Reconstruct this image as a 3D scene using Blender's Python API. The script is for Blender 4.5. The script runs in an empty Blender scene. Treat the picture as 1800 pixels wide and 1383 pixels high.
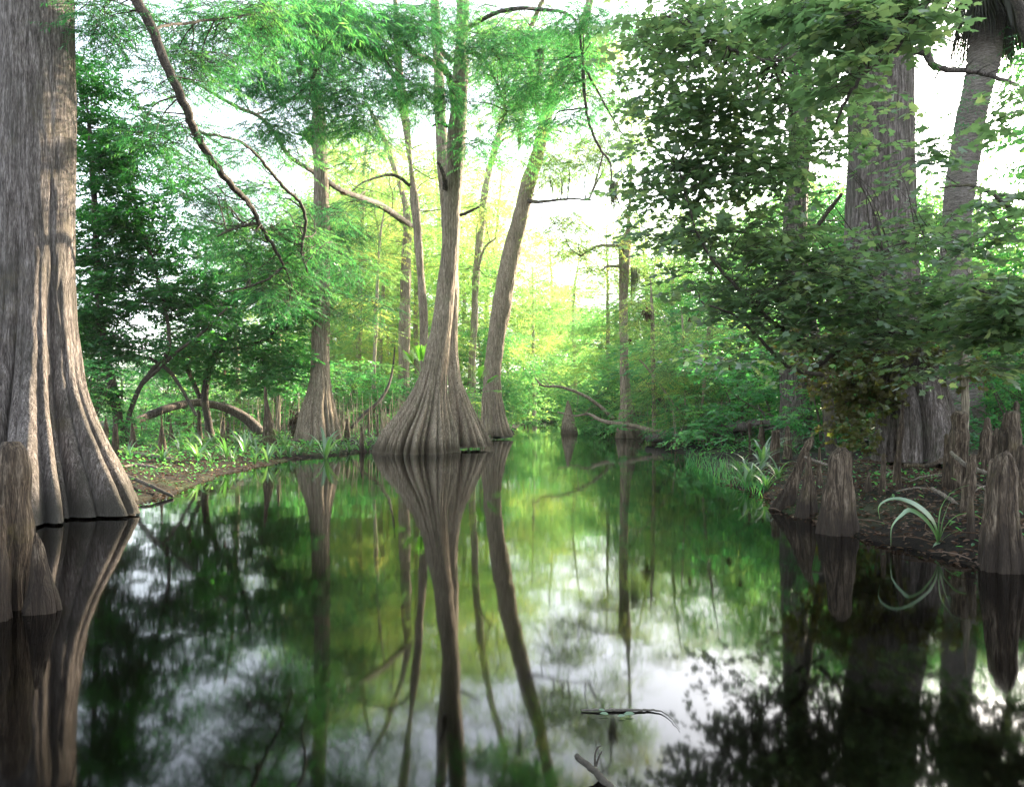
import bpy, math, random
import numpy as np
from mathutils import Vector

SC = bpy.context.scene
COL = SC.collection
R = math.radians

# ------------------------------------------------------------------ camera, sky, sun, exposure
W_, H_, F_, HZ = 1800.0, 1383.0, 1300.0, 728.0      # photograph, focal length in px, horizon row
CAM_H = 1.2
cam_d = bpy.data.cameras.new('camera')
cam_d.sensor_width = 36.0
cam_d.lens = F_ / W_ * 36.0
cam_d.shift_y = (HZ - H_ / 2) / W_
cam_d.clip_start = 0.05
cam_d.clip_end = 2000
cam = bpy.data.objects.new('camera', cam_d)
cam.location = (0, 0, CAM_H)
cam.rotation_euler = (R(90), 0, 0)
COL.objects.link(cam)
SC.camera = cam

SUN_EL, SUN_AZ = 24.0, 46.0      # degrees; azimuth clockwise from +Y (the view direction)
world = bpy.data.worlds.new('World')
SC.world = world
world.use_nodes = True
nt = world.node_tree
nt.nodes.clear()
sky = nt.nodes.new('ShaderNodeTexSky')
sky.sky_type = 'NISHITA'
sky.sun_disc = False
sky.sun_elevation = R(SUN_EL)
sky.sun_rotation = R(SUN_AZ)
sky.air_density = 1.0
sky.dust_density = 2.2
sky.ozone_density = 1.0
bg = nt.nodes.new('ShaderNodeBackground')
bg.inputs['Strength'].default_value = 0.15
wo = nt.nodes.new('ShaderNodeOutputWorld')
hsv = nt.nodes.new('ShaderNodeHueSaturation')      # thin bright overcast: the sky's own blue is weak
hsv.inputs['Saturation'].default_value = 0.5
nt.links.new(sky.outputs[0], hsv.inputs['Color'])
nt.links.new(hsv.outputs[0], bg.inputs[0])
nt.links.new(bg.outputs[0], wo.inputs[0])

sd = bpy.data.lights.new('sun', 'SUN')
sd.energy = 5.0
sd.angle = R(0.8)
sd.color = (1.0, 0.84, 0.62)
sun = bpy.data.objects.new('sun', sd)
dv = Vector((math.sin(R(SUN_AZ)) * math.cos(R(SUN_EL)), math.cos(R(SUN_AZ)) * math.cos(R(SUN_EL)), math.sin(R(SUN_EL))))
sun.rotation_euler = dv.to_track_quat('Z', 'Y').to_euler()
sun.location = (20, 20, 40)
COL.objects.link(sun)

vs = SC.view_settings
vs.view_transform = 'Standard'
vs.look = 'None'
vs.gamma = 1.0
vs.exposure = 2.8
vs.use_curve_mapping = False
SC.render.engine = 'CYCLES'
cy = SC.cycles
cy.max_bounces = 7
cy.diffuse_bounces = 3
cy.glossy_bounces = 3
cy.transmission_bounces = 5
cy.transparent_max_bounces = 6
cy.volume_bounces = 0
cy.use_denoising = True
cy.caustics_reflective = False
cy.caustics_refractive = False
cy.sample_clamp_indirect = 8.0

# ------------------------------------------------------------------ helpers
rng = np.random.default_rng(7)
random.seed(7)


def at(x, y, Y):
    """a pixel of the 1800 x 1383 photograph at distance Y"""
    return np.array(((x - 900.0) / F_ * Y, Y, CAM_H - (y - HZ) / F_ * Y))


def mesh_np(name, V, polys, mat=None, parent=None, smooth=True, rnd=None):
    """polys: list of (M, k) int arrays"""
    me = bpy.data.meshes.new(name)
    V = np.asarray(V, dtype=np.float32).reshape(-1, 3)
    me.vertices.add(len(V))
    me.vertices.foreach_set('co', V.ravel())
    polys = [np.asarray(p, dtype=np.int32) for p in polys if len(p)]
    loops = np.concatenate([p.ravel() for p in polys])
    tot = np.concatenate([np.full(len(p), p.shape[1], dtype=np.int32) for p in polys])
    start = np.concatenate(([0], np.cumsum(tot)[:-1])).astype(np.int32)
    me.loops.add(len(loops))
    me.loops.foreach_set('vertex_index', loops)
    me.polygons.add(len(tot))
    me.polygons.foreach_set('loop_start', start)
    if smooth:
        me.polygons.foreach_set('use_smooth', np.ones(len(tot), dtype=bool))
    me.update(calc_edges=True)
    if rnd is not None:
        a = me.attributes.new('rnd', 'FLOAT', 'POINT')
        a.data.foreach_set('value', np.asarray(rnd, dtype=np.float32))
    if mat:
        me.materials.append(mat)
    o = bpy.data.objects.new(name, me)
    COL.objects.link(o)
    if parent:
        o.parent = parent
    return o


def thing(name, label, cat, loc=(0, 0, 0), group=None):
    o = bpy.data.objects.new(name, None)
    o.empty_display_size = 0.2
    COL.objects.link(o)
    o.location = [float(v) for v in loc]
    o['label'] = label
    o['category'] = cat
    if group:
        o['group'] = group
    return o


def tag(o, label, cat, group=None):
    o['label'] = label
    o['category'] = cat
    if group:
        o['group'] = group
    return o


def kind(o, k, label=None):
    o['kind'] = k
    if label:
        o['label'] = label
    return o


def children_of(root):
    return list(root.children)


def copy_thing(root, loc, rz, sc, label, group, kids=None):
    r = root.copy()
    COL.objects.link(r)
    r.location = [float(v) for v in loc]
    r.rotation_euler = (0, 0, rz)
    r.scale = sc if isinstance(sc, tuple) else (sc, sc, sc)
    r['label'] = label
    if group:
        r['group'] = group
    for ch in (kids if kids is not None else root.children):
        c = ch.copy()
        COL.objects.link(c)
        c.parent = r
    return r


def catmull(P, n):
    """resample control rows P (m, d) into n rows"""
    P = np.asarray(P, dtype=float)
    m = len(P)
    if m == 2:
        t = np.linspace(0, 1, n)[:, None]
        return P[0] * (1 - t) + P[1] * t
    Q = np.vstack((2 * P[0] - P[1], P, 2 * P[-1] - P[-2]))
    seg = np.linalg.norm(np.diff(P[:, :3], axis=0), axis=1)
    cum = np.concatenate(([0], np.cumsum(seg)))
    s = np.linspace(0, cum[-1], n)
    i = np.clip(np.searchsorted(cum, s, side='right') - 1, 0, m - 2)
    t = ((s - cum[i]) / np.maximum(seg[i], 1e-9))[:, None]
    p0, p1, p2, p3 = Q[i], Q[i + 1], Q[i + 2], Q[i + 3]
    return 0.5 * ((2 * p1) + (-p0 + p2) * t + (2 * p0 - 5 * p1 + 4 * p2 - p3) * t * t + (-p0 + 3 * p1 - 3 * p2 + p3) * t ** 3)


class Geo:
    """collects geometry for ONE mesh"""

    def __init__(s):
        s.v, s.q, s.r, s.n = [], {}, [], 0

    def add(s, V, F, rnd=None):
        V = np.asarray(V, dtype=np.float32).reshape(-1, 3)
        F = np.asarray(F, dtype=np.int64)
        s.q.setdefault(F.shape[1], []).append(F + s.n)
        s.v.append(V)
        s.r.append(np.full(len(V), 0.5) if rnd is None else np.broadcast_to(np.asarray(rnd, dtype=float), (len(V),)))
        s.n += len(V)

    def build(s, name, mat, parent=None, smooth=True, offset=None):
        V = np.vstack(s.v)
        if offset is not None:
            V = V - np.asarray(offset, dtype=np.float32)
        return mesh_np(name, V, [np.vstack(f) for f in s.q.values()], mat, parent, smooth, np.concatenate(s.r))


def tube(P, rad, seg=7, n=None, wob=0.0, cap=True):
    """tube along control points P with radii; returns V, F"""
    P = np.asarray(P, dtype=float)
    rad = np.asarray(rad, dtype=float)
    if rad.ndim == 0:
        rad = np.full(len(P), float(rad))
    if n is None:
        n = max(3, (len(P) - 1) * 4 + 1)
    A = catmull(np.column_stack((P, rad)), n)
    C, r = A[:, :3], np.maximum(A[:, 3], 0.0005)
    if wob:
        k = rng.normal(0, wob, (n, 3))
        k[0] = 0
        C = C + k
    T = np.gradient(C, axis=0)
    T /= np.linalg.norm(T, axis=1)[:, None] + 1e-9
    up = np.array((0.31, 0.17, 0.93)) if abs(T[:, 2]).mean() < 0.85 else np.array((0.9, 0.3, 0.1))
    B = np.cross(T, up)
    B /= np.linalg.norm(B, axis=1)[:, None] + 1e-9
    N = np.cross(B, T)
    a = np.linspace(0, 2 * np.pi, seg, endpoint=False)
    ca, sa = np.cos(a), np.sin(a)
    V = C[:, None, :] + r[:, None, None] * (ca[None, :, None] * B[:, None, :] + sa[None, :, None] * N[:, None, :])
    i = np.arange(n - 1)[:, None] * seg
    j = np.arange(seg)[None, :]
    j2 = (j + 1) % seg
    F = np.stack((i + j, i + j2, i + seg + j2, i + seg + j), axis=-1).reshape(-1, 4)
    V = V.reshape(-1, 3)
    if cap:
        V = np.vstack((V, C[-1] + T[-1] * r[-1] * 0.6))
        t = len(V) - 1
        b = (n - 1) * seg
        caps = np.stack((b + np.arange(seg), b + (np.arange(seg) + 1) % seg, np.full(seg, t), np.full(seg, t)), axis=-1)
        F = np.vstack((F, caps[:, [0, 1, 2, 2]])) if False else F
        return V, F, caps[:, :3]
    return V, F, None


def add_tube(g, P, rad, seg=7, n=None, wob=0.0):
    V, F, c = tube(P, rad, seg, n, wob)
    g.v.append(V.astype(np.float32))
    g.q.setdefault(4, []).append(F + g.n)
    if c is not None:
        g.q.setdefault(3, []).append(c + g.n)
    g.r.append(np.full(len(V), random.random()))
    g.n += len(V)


def vnoise(P, freq, seed=0):
    """cheap smooth pseudo noise in -1..1 from sums of sines"""
    r = np.random.default_rng(seed)
    out = np.zeros(len(P))
    for k in range(5):
        d = r.normal(0, 1, 3)
        d /= np.linalg.norm(d)
        f = freq * (0.6 + 0.9 * k * 0.5)
        out += np.sin(P @ d * f + r.uniform(0, 6.28) + 1.3 * np.sin(P @ r.normal(0, 1, 3) * f * 0.5)) / (1 + 0.4 * k)
    return out / 3.0


def fluted(rows, lobes_big, lobes_small, flare, sdeep=0.62, nseg=120, nrow=120, seed=1, rough=0.006, twist=0.0, zbase=None, deep=0.22, ampl=None, squash=None, depth_scale=1.0):
    """trunk from rows of (x, y, z, radius); fluted towards the base.
    flare: (height over which the flutes die, height over which small flutes die)"""
    r = np.random.default_rng(seed)
    A = catmull(np.asarray(rows, dtype=float), nrow)
    C, rad = A[:, :3], A[:, 3]
    z0 = C[0, 2] if zbase is None else zbase
    h = C[:, 2] - z0
    th = np.linspace(0, 2 * np.pi, nseg, endpoint=False)

    def profile(n, power, sd):
        q = np.random.default_rng(sd)
        ed = np.sort((np.arange(n) + q.uniform(-0.28, 0.28, n)) / n * 2 * np.pi)
        am = q.uniform(0.45, 1.0, n)
        i = np.searchsorted(ed, th, side='right') - 1
        lo = ed[i % n] - np.where(i < 0, 2 * np.pi, 0)
        nx = ed[(i + 1) % n] + np.where(i + 1 >= n, 2 * np.pi, 0)
        t = (th - lo) / (nx - lo)
        t = np.clip(t, 0, 1)
        return (np.sin(np.pi * t) ** power) * am[i % n], am[i % n]
    big, _ = profile(lobes_big, 0.55, seed + 11)
    sm, _ = profile(lobes_small, 0.6, seed + 23)
    wb = np.exp(-(h / flare[0]) ** 1.5)[:, None]
    ws = np.exp(-(h / flare[1]) ** 1.6)[:, None]
    rr = rad[:, None] * (1 + deep * wb * (big[None, :] - 0.62) * 1.6 + deep * sdeep * ws * (sm[None, :] - 0.62) * 1.3)
    if ampl is not None:
        # extra spread of some sides near the base: list of (angle, width, amount)
        for (a0, w, am) in ampl:
            d = np.angle(np.exp(1j * (th - a0)))
            rr = rr * (1 + am * wb * np.exp(-(d / w) ** 2)[None, :])
    hh = h[:, None]
    tt = th[None, :] + twist * hh
    X = C[:, 0:1] + rr * np.cos(tt)
    Y = C[:, 1:2] + rr * np.sin(tt) * depth_scale
    Z = np.repeat(C[:, 2:3], nseg, axis=1)
    V = np.stack((X, Y, Z), axis=-1).reshape(-1, 3)
    nz = vnoise(V * np.array((1, 1, 0.35)), 9.0, seed) * rough * 1.6 + vnoise(V * np.array((1, 1, 0.12)), 55.0, seed + 3) * rough * 0.9
    big_n = vnoise(V * np.array((1, 1, 0.8)), 2.2, seed + 5) * rough * 3
    out = (V - np.repeat(C, nseg, axis=0))
    out[:, 2] = 0
    out /= np.linalg.norm(out, axis=1)[:, None] + 1e-9
    V = V + out * (nz + big_n)[:, None]
    n = nrow
    i = np.arange(n - 1)[:, None] * nseg
    j = np.arange(nseg)[None, :]
    j2 = (j + 1) % nseg
    F = np.stack((i + j, i + j2, i + nseg + j2, i + nseg + j), axis=-1).reshape(-1, 4)
    top = np.arange(nseg)[None, :] + (n - 1) * nseg
    return V, F, top


# ------------------------------------------------------------------ materials
def new_mat(name):
    m = bpy.data.materials.new(name)
    m.use_nodes = True
    t = m.node_tree
    t.nodes.clear()
    out = t.nodes.new('ShaderNodeOutputMaterial')
    return m, t, out


def N(t, typ, **kw):
    n = t.nodes.new(typ)
    for k, v in kw.items():
        if k in n.inputs.keys():
            n.inputs[k].default_value = v
        else:
            setattr(n, k, v)
    return n


def ramp(t, stops, src):
    n = t.nodes.new('ShaderNodeValToRGB')
    e = n.color_ramp.elements
    while len(e) < len(stops):
        e.new(0.5)
    for k, (p, c) in enumerate(stops):
        e[k].position = p
        e[k].color = (*c, 1) if len(c) == 3 else c
    t.links.new(src, n.inputs[0])
    return n.outputs[0]


def mixc(t, fac, a, b, mode='MIX'):
    n = t.nodes.new('ShaderNodeMix')
    n.data_type = 'RGBA'
    n.blend_type = mode
    for s, v in ((n.inputs[0], fac), (n.inputs[6], a), (n.inputs[7], b)):
        if isinstance(v, (int, float)):
            s.default_value = v
        elif isinstance(v, tuple):
            s.default_value = (*v, 1)
        else:
            t.links.new(v, s)
    return n.outputs[2]


def bark_mat(name, dark, mid, light, stain=(0.05, 0.045, 0.035), moss=(0.10, 0.11, 0.05), scale=9.0, wet=0.35, stretch=0.07, bump=0.5, patch=0.5):
    m, t, out = new_mat(name)
    L = t.links.new
    geo = N(t, 'ShaderNodeNewGeometry')
    mp = N(t, 'ShaderNodeMapping')
    mp.inputs['Scale'].default_value = (scale, scale, scale * stretch)
    L(geo.outputs['Position'], mp.inputs[0])
    f1 = N(t, 'ShaderNodeTexNoise', Scale=2.6, Detail=8.0, Roughness=0.68)
    f1.inputs['Distortion'].default_value = 0.6
    L(mp.outputs[0], f1.inputs['Vector'])
    mp2 = N(t, 'ShaderNodeMapping')
    mp2.inputs['Scale'].default_value = (scale * 3, scale * 3, scale * stretch * 4)
    L(geo.outputs['Position'], mp2.inputs[0])
    f2 = N(t, 'ShaderNodeTexNoise', Scale=3.0, Detail=5.0, Roughness=0.6)
    L(mp2.outputs[0], f2.inputs['Vector'])
    base = ramp(t, [(0.36, dark), (0.5, mid), (0.68, light)], f1.outputs[0])
    fine = ramp(t, [(0.40, (0.38, 0.35, 0.33)), (0.6, (1.15, 1.13, 1.1))], f2.outputs[0])
    c = mixc(t, 0.85, base, fine, 'MULTIPLY')
    mp3 = N(t, 'ShaderNodeMapping')
    mp3.inputs['Scale'].default_value = (1.7, 1.7, 0.55)
    L(geo.outputs['Position'], mp3.inputs[0])
    f3 = N(t, 'ShaderNodeTexNoise', Scale=1.6, Detail=6.0, Roughness=0.65)
    L(mp3.outputs[0], f3.inputs['Vector'])
    pt = ramp(t, [(0.46, (0, 0, 0)), (0.66, (patch, patch, patch))], f3.outputs[0])
    c = mixc(t, pt, c, stain)
    f4 = N(t, 'ShaderNodeTexNoise', Scale=2.3, Detail=5.0, Roughness=0.7)
    L(geo.outputs['Position'], f4.inputs['Vector'])
    ms = ramp(t, [(0.55, (0, 0, 0)), (0.75, (0.55, 0.55, 0.55))], f4.outputs[0])
    c = mixc(t, ms, c, moss)
    # flood line: the bark is stained dark just above the water
    sep = N(t, 'ShaderNodeSeparateXYZ')
    L(geo.outputs['Position'], sep.inputs[0])
    ad = N(t, 'ShaderNodeMath', operation='MULTIPLY_ADD')
    L(f3.outputs[0], ad.inputs[0])
    ad.inputs[1].default_value = -0.32
    L(sep.outputs[2], ad.inputs[2])
    wl = ramp(t, [(0.0, (1, 1, 1)), (wet, (0, 0, 0))], ad.outputs[0])
    c = mixc(t, mixc(t, 1.0, wl, (0.85, 0.85, 0.85), 'MULTIPLY'), c, stain)
    hs = N(t, 'ShaderNodeMath', operation='ADD')
    L(f1.outputs[0], hs.inputs[0])
    L(f2.outputs[0], hs.inputs[1])
    b = N(t, 'ShaderNodeBump', Strength=bump, Distance=0.05)
    L(hs.outputs[0], b.inputs['Height'])
    p = N(t, 'ShaderNodeBsdfPrincipled', Roughness=0.82)
    p.inputs['Specular IOR Level'].default_value = 0.25
    L(c, p.inputs['Base Color'])
    L(b.outputs[0], p.inputs['Normal'])
    L(p.outputs[0], out.inputs[0])
    return m


def leaf_mat(name, c0, c1, c2, tr=2.2, trans=0.55, gloss=0.06, tint=(1.0, 1.0, 0.55)):
    """leaves: front colour by leaf, light shining through"""
    m, t, out = new_mat(name)
    L = t.links.new
    at_ = N(t, 'ShaderNodeAttribute')
    at_.attribute_name = 'rnd'
    col = ramp(t, [(0.0, c0), (0.55, c1), (1.0, c2)], at_.outputs['Fac'])
    d = N(t, 'ShaderNodeBsdfDiffuse')
    L(col, d.inputs[0])
    tl = N(t, 'ShaderNodeBsdfTranslucent')
    tc = mixc(t, 1.0, col, tuple(tr * v for v in tint), 'MULTIPLY')
    L(tc, tl.inputs[0])
    mx = N(t, 'ShaderNodeMixShader')
    mx.inputs[0].default_value = trans
    L(d.outputs[0], mx.inputs[1])
    L(tl.outputs[0], mx.inputs[2])
    if gloss:
        g = N(t, 'ShaderNodeBsdfGlossy', Roughness=0.45)
        g.inputs[0].default_value = (0.9, 0.9, 0.95, 1)
        m2 = N(t, 'ShaderNodeMixShader')
        m2.inputs[0].default_value = gloss
        L(mx.outputs[0], m2.inputs[1])
        L(g.outputs[0], m2.inputs[2])
        mx = m2
    L(mx.outputs[0], out.inputs[0])
    return m


M = {}
M['bark_big'] = bark_mat('bark_big', (0.055, 0.044, 0.039), (0.18, 0.155, 0.142), (0.40, 0.36, 0.34), scale=15, stretch=0.09, bump=0.9, patch=0.75, moss=(0.13, 0.11, 0.06))
M['bark'] = bark_mat('bark', (0.12, 0.092, 0.065), (0.29, 0.235, 0.175), (0.47, 0.40, 0.31), stain=(0.07, 0.055, 0.035), scale=10, stretch=0.06, patch=0.4, bump=0.7)
M['bark_dark'] = bark_mat('bark_dark', (0.05, 0.04, 0.033), (0.14, 0.115, 0.10), (0.33, 0.29, 0.27), scale=12, stretch=0.09, bump=0.8, moss=(0.06, 0.075, 0.035))
M['bark_pale'] = bark_mat('bark_pale', (0.15, 0.12, 0.08), (0.30, 0.26, 0.19), (0.46, 0.41, 0.32), stain=(0.12, 0.09, 0.05), scale=6, patch=0.3, bump=0.3)
M['knee'] = bark_mat('knee', (0.035, 0.025, 0.017), (0.12, 0.088, 0.06), (0.36, 0.29, 0.215), stain=(0.035, 0.025, 0.018), scale=13, stretch=0.09, moss=(0.17, 0.14, 0.05), bump=1.0, wet=0.25, patch=0.7)
M['twig'] = bark_mat('twig', (0.05, 0.04, 0.03), (0.10, 0.08, 0.06), (0.19, 0.16, 0.12), scale=16, stretch=0.5, wet=0.01, moss=(0.12, 0.14, 0.06))
M['limb'] = bark_mat('limb', (0.035, 0.03, 0.025), (0.075, 0.062, 0.05), (0.17, 0.145, 0.12), scale=14, stretch=0.5, wet=0.01, moss=(0.15, 0.14, 0.07))
M['stick'] = bark_mat('stick', (0.10, 0.08, 0.06), (0.22, 0.185, 0.15), (0.40, 0.36, 0.30), scale=18, stretch=0.5, wet=0.02)
M['dead'] = leaf_mat('dead', (0.05, 0.03, 0.02), (0.09, 0.06, 0.04), (0.18, 0.13, 0.10), tr=1.0, trans=0.25, gloss=0.0, tint=(1, .9, .8))
M['moss'] = leaf_mat('moss', (0.16, 0.16, 0.11), (0.24, 0.25, 0.17), (0.32, 0.33, 0.22), tr=1.3, trans=0.5, gloss=0.0, tint=(1, 1, .7))
M['needle'] = leaf_mat('needle', (0.018, 0.10, 0.03), (0.032, 0.155, 0.042), (0.085, 0.22, 0.045), tr=2.3, tint=(1.05, 1.0, 0.8))
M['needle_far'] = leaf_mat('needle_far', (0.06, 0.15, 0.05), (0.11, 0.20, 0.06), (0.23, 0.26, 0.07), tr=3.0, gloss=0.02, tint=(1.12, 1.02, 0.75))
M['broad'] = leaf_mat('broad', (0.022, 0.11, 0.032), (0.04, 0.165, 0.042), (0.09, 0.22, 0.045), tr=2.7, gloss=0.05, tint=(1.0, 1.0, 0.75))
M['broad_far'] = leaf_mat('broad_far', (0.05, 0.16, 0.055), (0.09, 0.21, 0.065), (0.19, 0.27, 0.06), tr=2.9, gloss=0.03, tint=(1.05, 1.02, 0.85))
M['shrub_dark'] = leaf_mat('shrub_dark', (0.010, 0.05, 0.014), (0.018, 0.10, 0.02), (0.04, 0.17, 0.025), tr=2.8, gloss=0.05)
M['maple'] = leaf_mat('maple', (0.055, 0.11, 0.045), (0.085, 0.155, 0.06), (0.15, 0.20, 0.075), tr=2.6, gloss=0.11, tint=(1.05, 1.0, 0.8))
M['vine'] = leaf_mat('vine', (0.065, 0.06, 0.018), (0.10, 0.10, 0.026), (0.07, 0.16, 0.035), tr=1.6, gloss=0.04)
M['blade'] = leaf_mat('blade', (0.035, 0.105, 0.028), (0.06, 0.16, 0.045), (0.13, 0.23, 0.10), tr=1.7, gloss=0.10, tint=(1, 1, .6))
M['palm'] = leaf_mat('palm', (0.05, 0.16, 0.03), (0.08, 0.24, 0.035), (0.14, 0.32, 0.05), tr=1.8, gloss=0.08)
M['palm_dead'] = leaf_mat('palm_dead', (0.03, 0.03, 0.02), (0.055, 0.05, 0.035), (0.10, 0.09, 0.06), tr=1.0, gloss=0.02)


def water_mat():
    m, t, out = new_mat('water')
    L = t.links.new
    geo = N(t, 'ShaderNodeNewGeometry')
    mp = N(t, 'ShaderNodeMapping')
    mp.inputs['Scale'].default_value = (1.0, 1.0, 1.0)
    L(geo.outputs['Position'], mp.inputs[0])
    n = N(t, 'ShaderNodeTexNoise', Scale=0.9, Detail=2.0, Roughness=0.5)
    L(mp.outputs[0], n.inputs['Vector'])
    b = N(t, 'ShaderNodeBump', Strength=0.05, Distance=0.05)
    L(n.outputs[0], b.inputs['Height'])
    p = N(t, 'ShaderNodeBsdfPrincipled', Roughness=0.045)
    p.inputs['Base Color'].default_value = (0.0007, 0.0005, 0.0003, 1)
    p.inputs['IOR'].default_value = 1.33
    L(b.outputs[0], p.inputs['Normal'])
    L(p.outputs[0], out.inputs[0])
    return m


def ground_mat():
    m, t, out = new_mat('ground')
    L = t.links.new
    geo = N(t, 'ShaderNodeNewGeometry')
    n1 = N(t, 'ShaderNodeTexNoise', Scale=3.0, Detail=10.0, Roughness=0.7)
    L(geo.outputs['Position'], n1.inputs['Vector'])
    n2 = N(t, 'ShaderNodeTexVoronoi', Scale=26.0)
    L(geo.outputs['Position'], n2.inputs['Vector'])
    n3 = N(t, 'ShaderNodeTexNoise', Scale=0.6, Detail=4.0)
    L(geo.outputs['Position'], n3.inputs['Vector'])
    c = ramp(t, [(0.35, (0.006, 0.0045, 0.003)), (0.52, (0.014, 0.0105, 0.0075)), (0.7, (0.04, 0.030, 0.020))], n1.outputs[0])
    v = ramp(t, [(0.0, (1.25, 1.15, 1.05)), (0.5, (0.6, 0.6, 0.6))], n2.outputs['Distance'])
    c = mixc(t, 0.8, c, v, 'MULTIPLY')
    g = ramp(t, [(0.5, (0, 0, 0)), (0.62, (0.5, 0.5, 0.5))], n3.outputs[0])
    c = mixc(t, g, c, (0.035, 0.06, 0.018))
    b = N(t, 'ShaderNodeBump', Strength=0.9, Distance=0.05)
    L(n1.outputs[0], b.inputs['Height'])
    p = N(t, 'ShaderNodeBsdfPrincipled', Roughness=0.9)
    p.inputs['Specular IOR Level'].default_value = 0.15
    L(c, p.inputs['Base Color'])
    L(b.outputs[0], p.inputs['Normal'])
    L(p.outputs[0], out.inputs[0])
    return m


M['water'] = water_mat()
M['ground'] = ground_mat()

# ------------------------------------------------------------------ ground and water
def sp(x, y):
    Y = CAM_H * F_ / (y - HZ)
    return ((x - 900) / F_ * Y, Y)


LEFT = [(-60, 9.6), (-16, 9.8)] + [sp(*p) for p in ((235, 893), (300, 868), (380, 836), (440, 821), (520, 806), (590, 800), (640, 795))] + \
       [(-3.6, 25.5), (-1.6, 27.0), (-1.0, 30), (-0.9, 36), (0.0, 40), (0.3, 60), (1.0, 90), (6.0, 112)]
RIGHT = [(60, 3.0), (8, 5.0)] + [sp(*p) for p in ((1800, 1008), (1735, 1000), (1620, 962), (1540, 948), (1450, 925), (1390, 898), (1330, 872), (1270, 842), (1235, 822), (1200, 800))] + \
        [(6.4, 33), (6.9, 41), (7.4, 50), (9.5, 62), (11, 80), (12.5, 100), (14, 112)]
FAR = [(6.0, 112), (10, 114), (14, 112)]


def seg_dist(P, line):
    best = np.full(len(P), 1e9)
    for a, b in zip(line[:-1], line[1:]):
        a, b = np.array(a), np.array(b)
        d = b - a
        t = np.clip(((P - a) @ d) / (d @ d), 0, 1)
        best = np.minimum(best, np.linalg.norm(P - a - t[:, None] * d, axis=1))
    return best


def inside(P, poly):
    poly = np.array(poly)
    c = np.zeros(len(P), dtype=bool)
    n = len(poly)
    j = n - 1
    for i in range(n):
        xi, yi = poly[i]
        xj, yj = poly[j]
        hit = ((yi > P[:, 1]) != (yj > P[:, 1])) & (P[:, 0] < (xj - xi) * (P[:, 1] - yi) / (yj - yi + 1e-12) + xi)
        c ^= hit
        j = i
    return c


CHAN = LEFT + [(10, 114)] + RIGHT[::-1] + [(60, -80), (-60, -80)]


def ground_h(P):
    P = np.asarray(P, dtype=float).reshape(-1, 2)
    wet = inside(P, CHAN)
    d = np.minimum(np.minimum(seg_dist(P, LEFT), seg_dist(P, RIGHT)), seg_dist(P, FAR))
    P3 = np.column_stack((P, np.zeros(len(P))))
    sdist = np.where(wet, -d, d) + 0.16 * vnoise(P3, 2.6, 14) + 0.10 * vnoise(P3, 7.5, 15)
    wet, d = sdist < 0, np.abs(sdist)
    nz = vnoise(P3, 1.3, 4) * 0.06 + vnoise(P3, 4.5, 5) * 0.035 + vnoise(P3, 11.0, 6) * 0.018
    up = 0.02 + 0.30 * (1 - np.exp(-d / 1.6)) + nz * np.clip(d / 0.5, 0.3, 1) * 1.0
    right = P[:, 0] > 2
    up = up + np.where(right & (P[:, 1] < 18), 0.12 * (1 - np.exp(-d / 0.7)), 0)
    up = np.maximum(up, 0.012)
    dn = -0.02 - 0.5 * (1 - np.exp(-d / 0.8))
    return np.where(wet, dn, up)


def gz(x, y):
    return float(ground_h([(x, y)])[0])


def ground_at(px, py):
    """world point of the bank (or the water) seen at a pixel"""
    z = 0.25
    for _ in range(8):
        Y = (CAM_H - z) * F_ / max(py - HZ, 6)
        X = (px - 900) / F_ * Y
        z = 0.5 * z + 0.5 * max(gz(X, Y), 0.0)
    return np.array((X, Y, z))


xs = np.concatenate((-np.geomspace(315, 14, 26), np.arange(-13.5, 13.6, 0.13), np.geomspace(14, 315, 26)))
ys = np.concatenate((np.linspace(-80, 2.5, 14), np.arange(3, 18, 0.12), np.arange(18, 40, 0.3), np.geomspace(40, 395, 70)))
GX, GY = np.meshgrid(xs, ys)
PP = np.column_stack((GX.ravel(), GY.ravel()))
GZ = ground_h(PP)
ny, nx = GX.shape
i = np.arange(ny - 1)[:, None] * nx
j = np.arange(nx - 1)[None, :]
GF = np.stack((i + j, i + j + 1, i + nx + j + 1, i + nx + j), axis=-1).reshape(-1, 4)
g_ob = mesh_np('ground', np.column_stack((PP, GZ)), [GF], M['ground'])
kind(g_ob, 'structure')
w_ob = mesh_np('water', [(-300, -80, 0), (300, -80, 0), (300, 380, 0), (-300, 380, 0)], [np.array([[0, 1, 2, 3]])], M['water'], smooth=False)
kind(w_ob, 'structure')

# ------------------------------------------------------------------ leaves
T_SPRIG = (np.array(((0, 0, 0), (0.45, 0.075, 0), (1, 0, -0.05), (0.45, -0.075, 0))), [np.array([[0, 1, 2, 3]])])
T_OVAL = (np.array(((0, 0, 0), (0.30, 0.20, 0.05), (0.72, 0.17, 0.02), (1, 0, -0.10), (0.72, -0.17, 0.02), (0.30, -0.20, 0.05))),
          [np.array([[0, 1, 2, 3], [0, 3, 4, 5]])])
T_RHOM = (np.array(((0, 0, 0), (0.45, 0.24, 0.04), (1, 0, -0.06), (0.45, -0.24, 0.04))), [np.array([[0, 1, 2, 3]])])
_m = [(0.0, 0.0), (0.10, 0.30), (0.02, 0.42), (0.30, 0.34), (0.42, 0.62), (0.55, 0.34), (0.62, 0.22), (0.80, 0.20), (1.0, 0.0)]
_mo = _m + [(x, -y) for x, y in _m[-2:0:-1]]
T_MAPLE = (np.array([(x, y, 0.04 - 0.12 * abs(y) - 0.08 * x * x) for x, y in _mo]), [np.arange(len(_mo))[None, :]])


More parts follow.
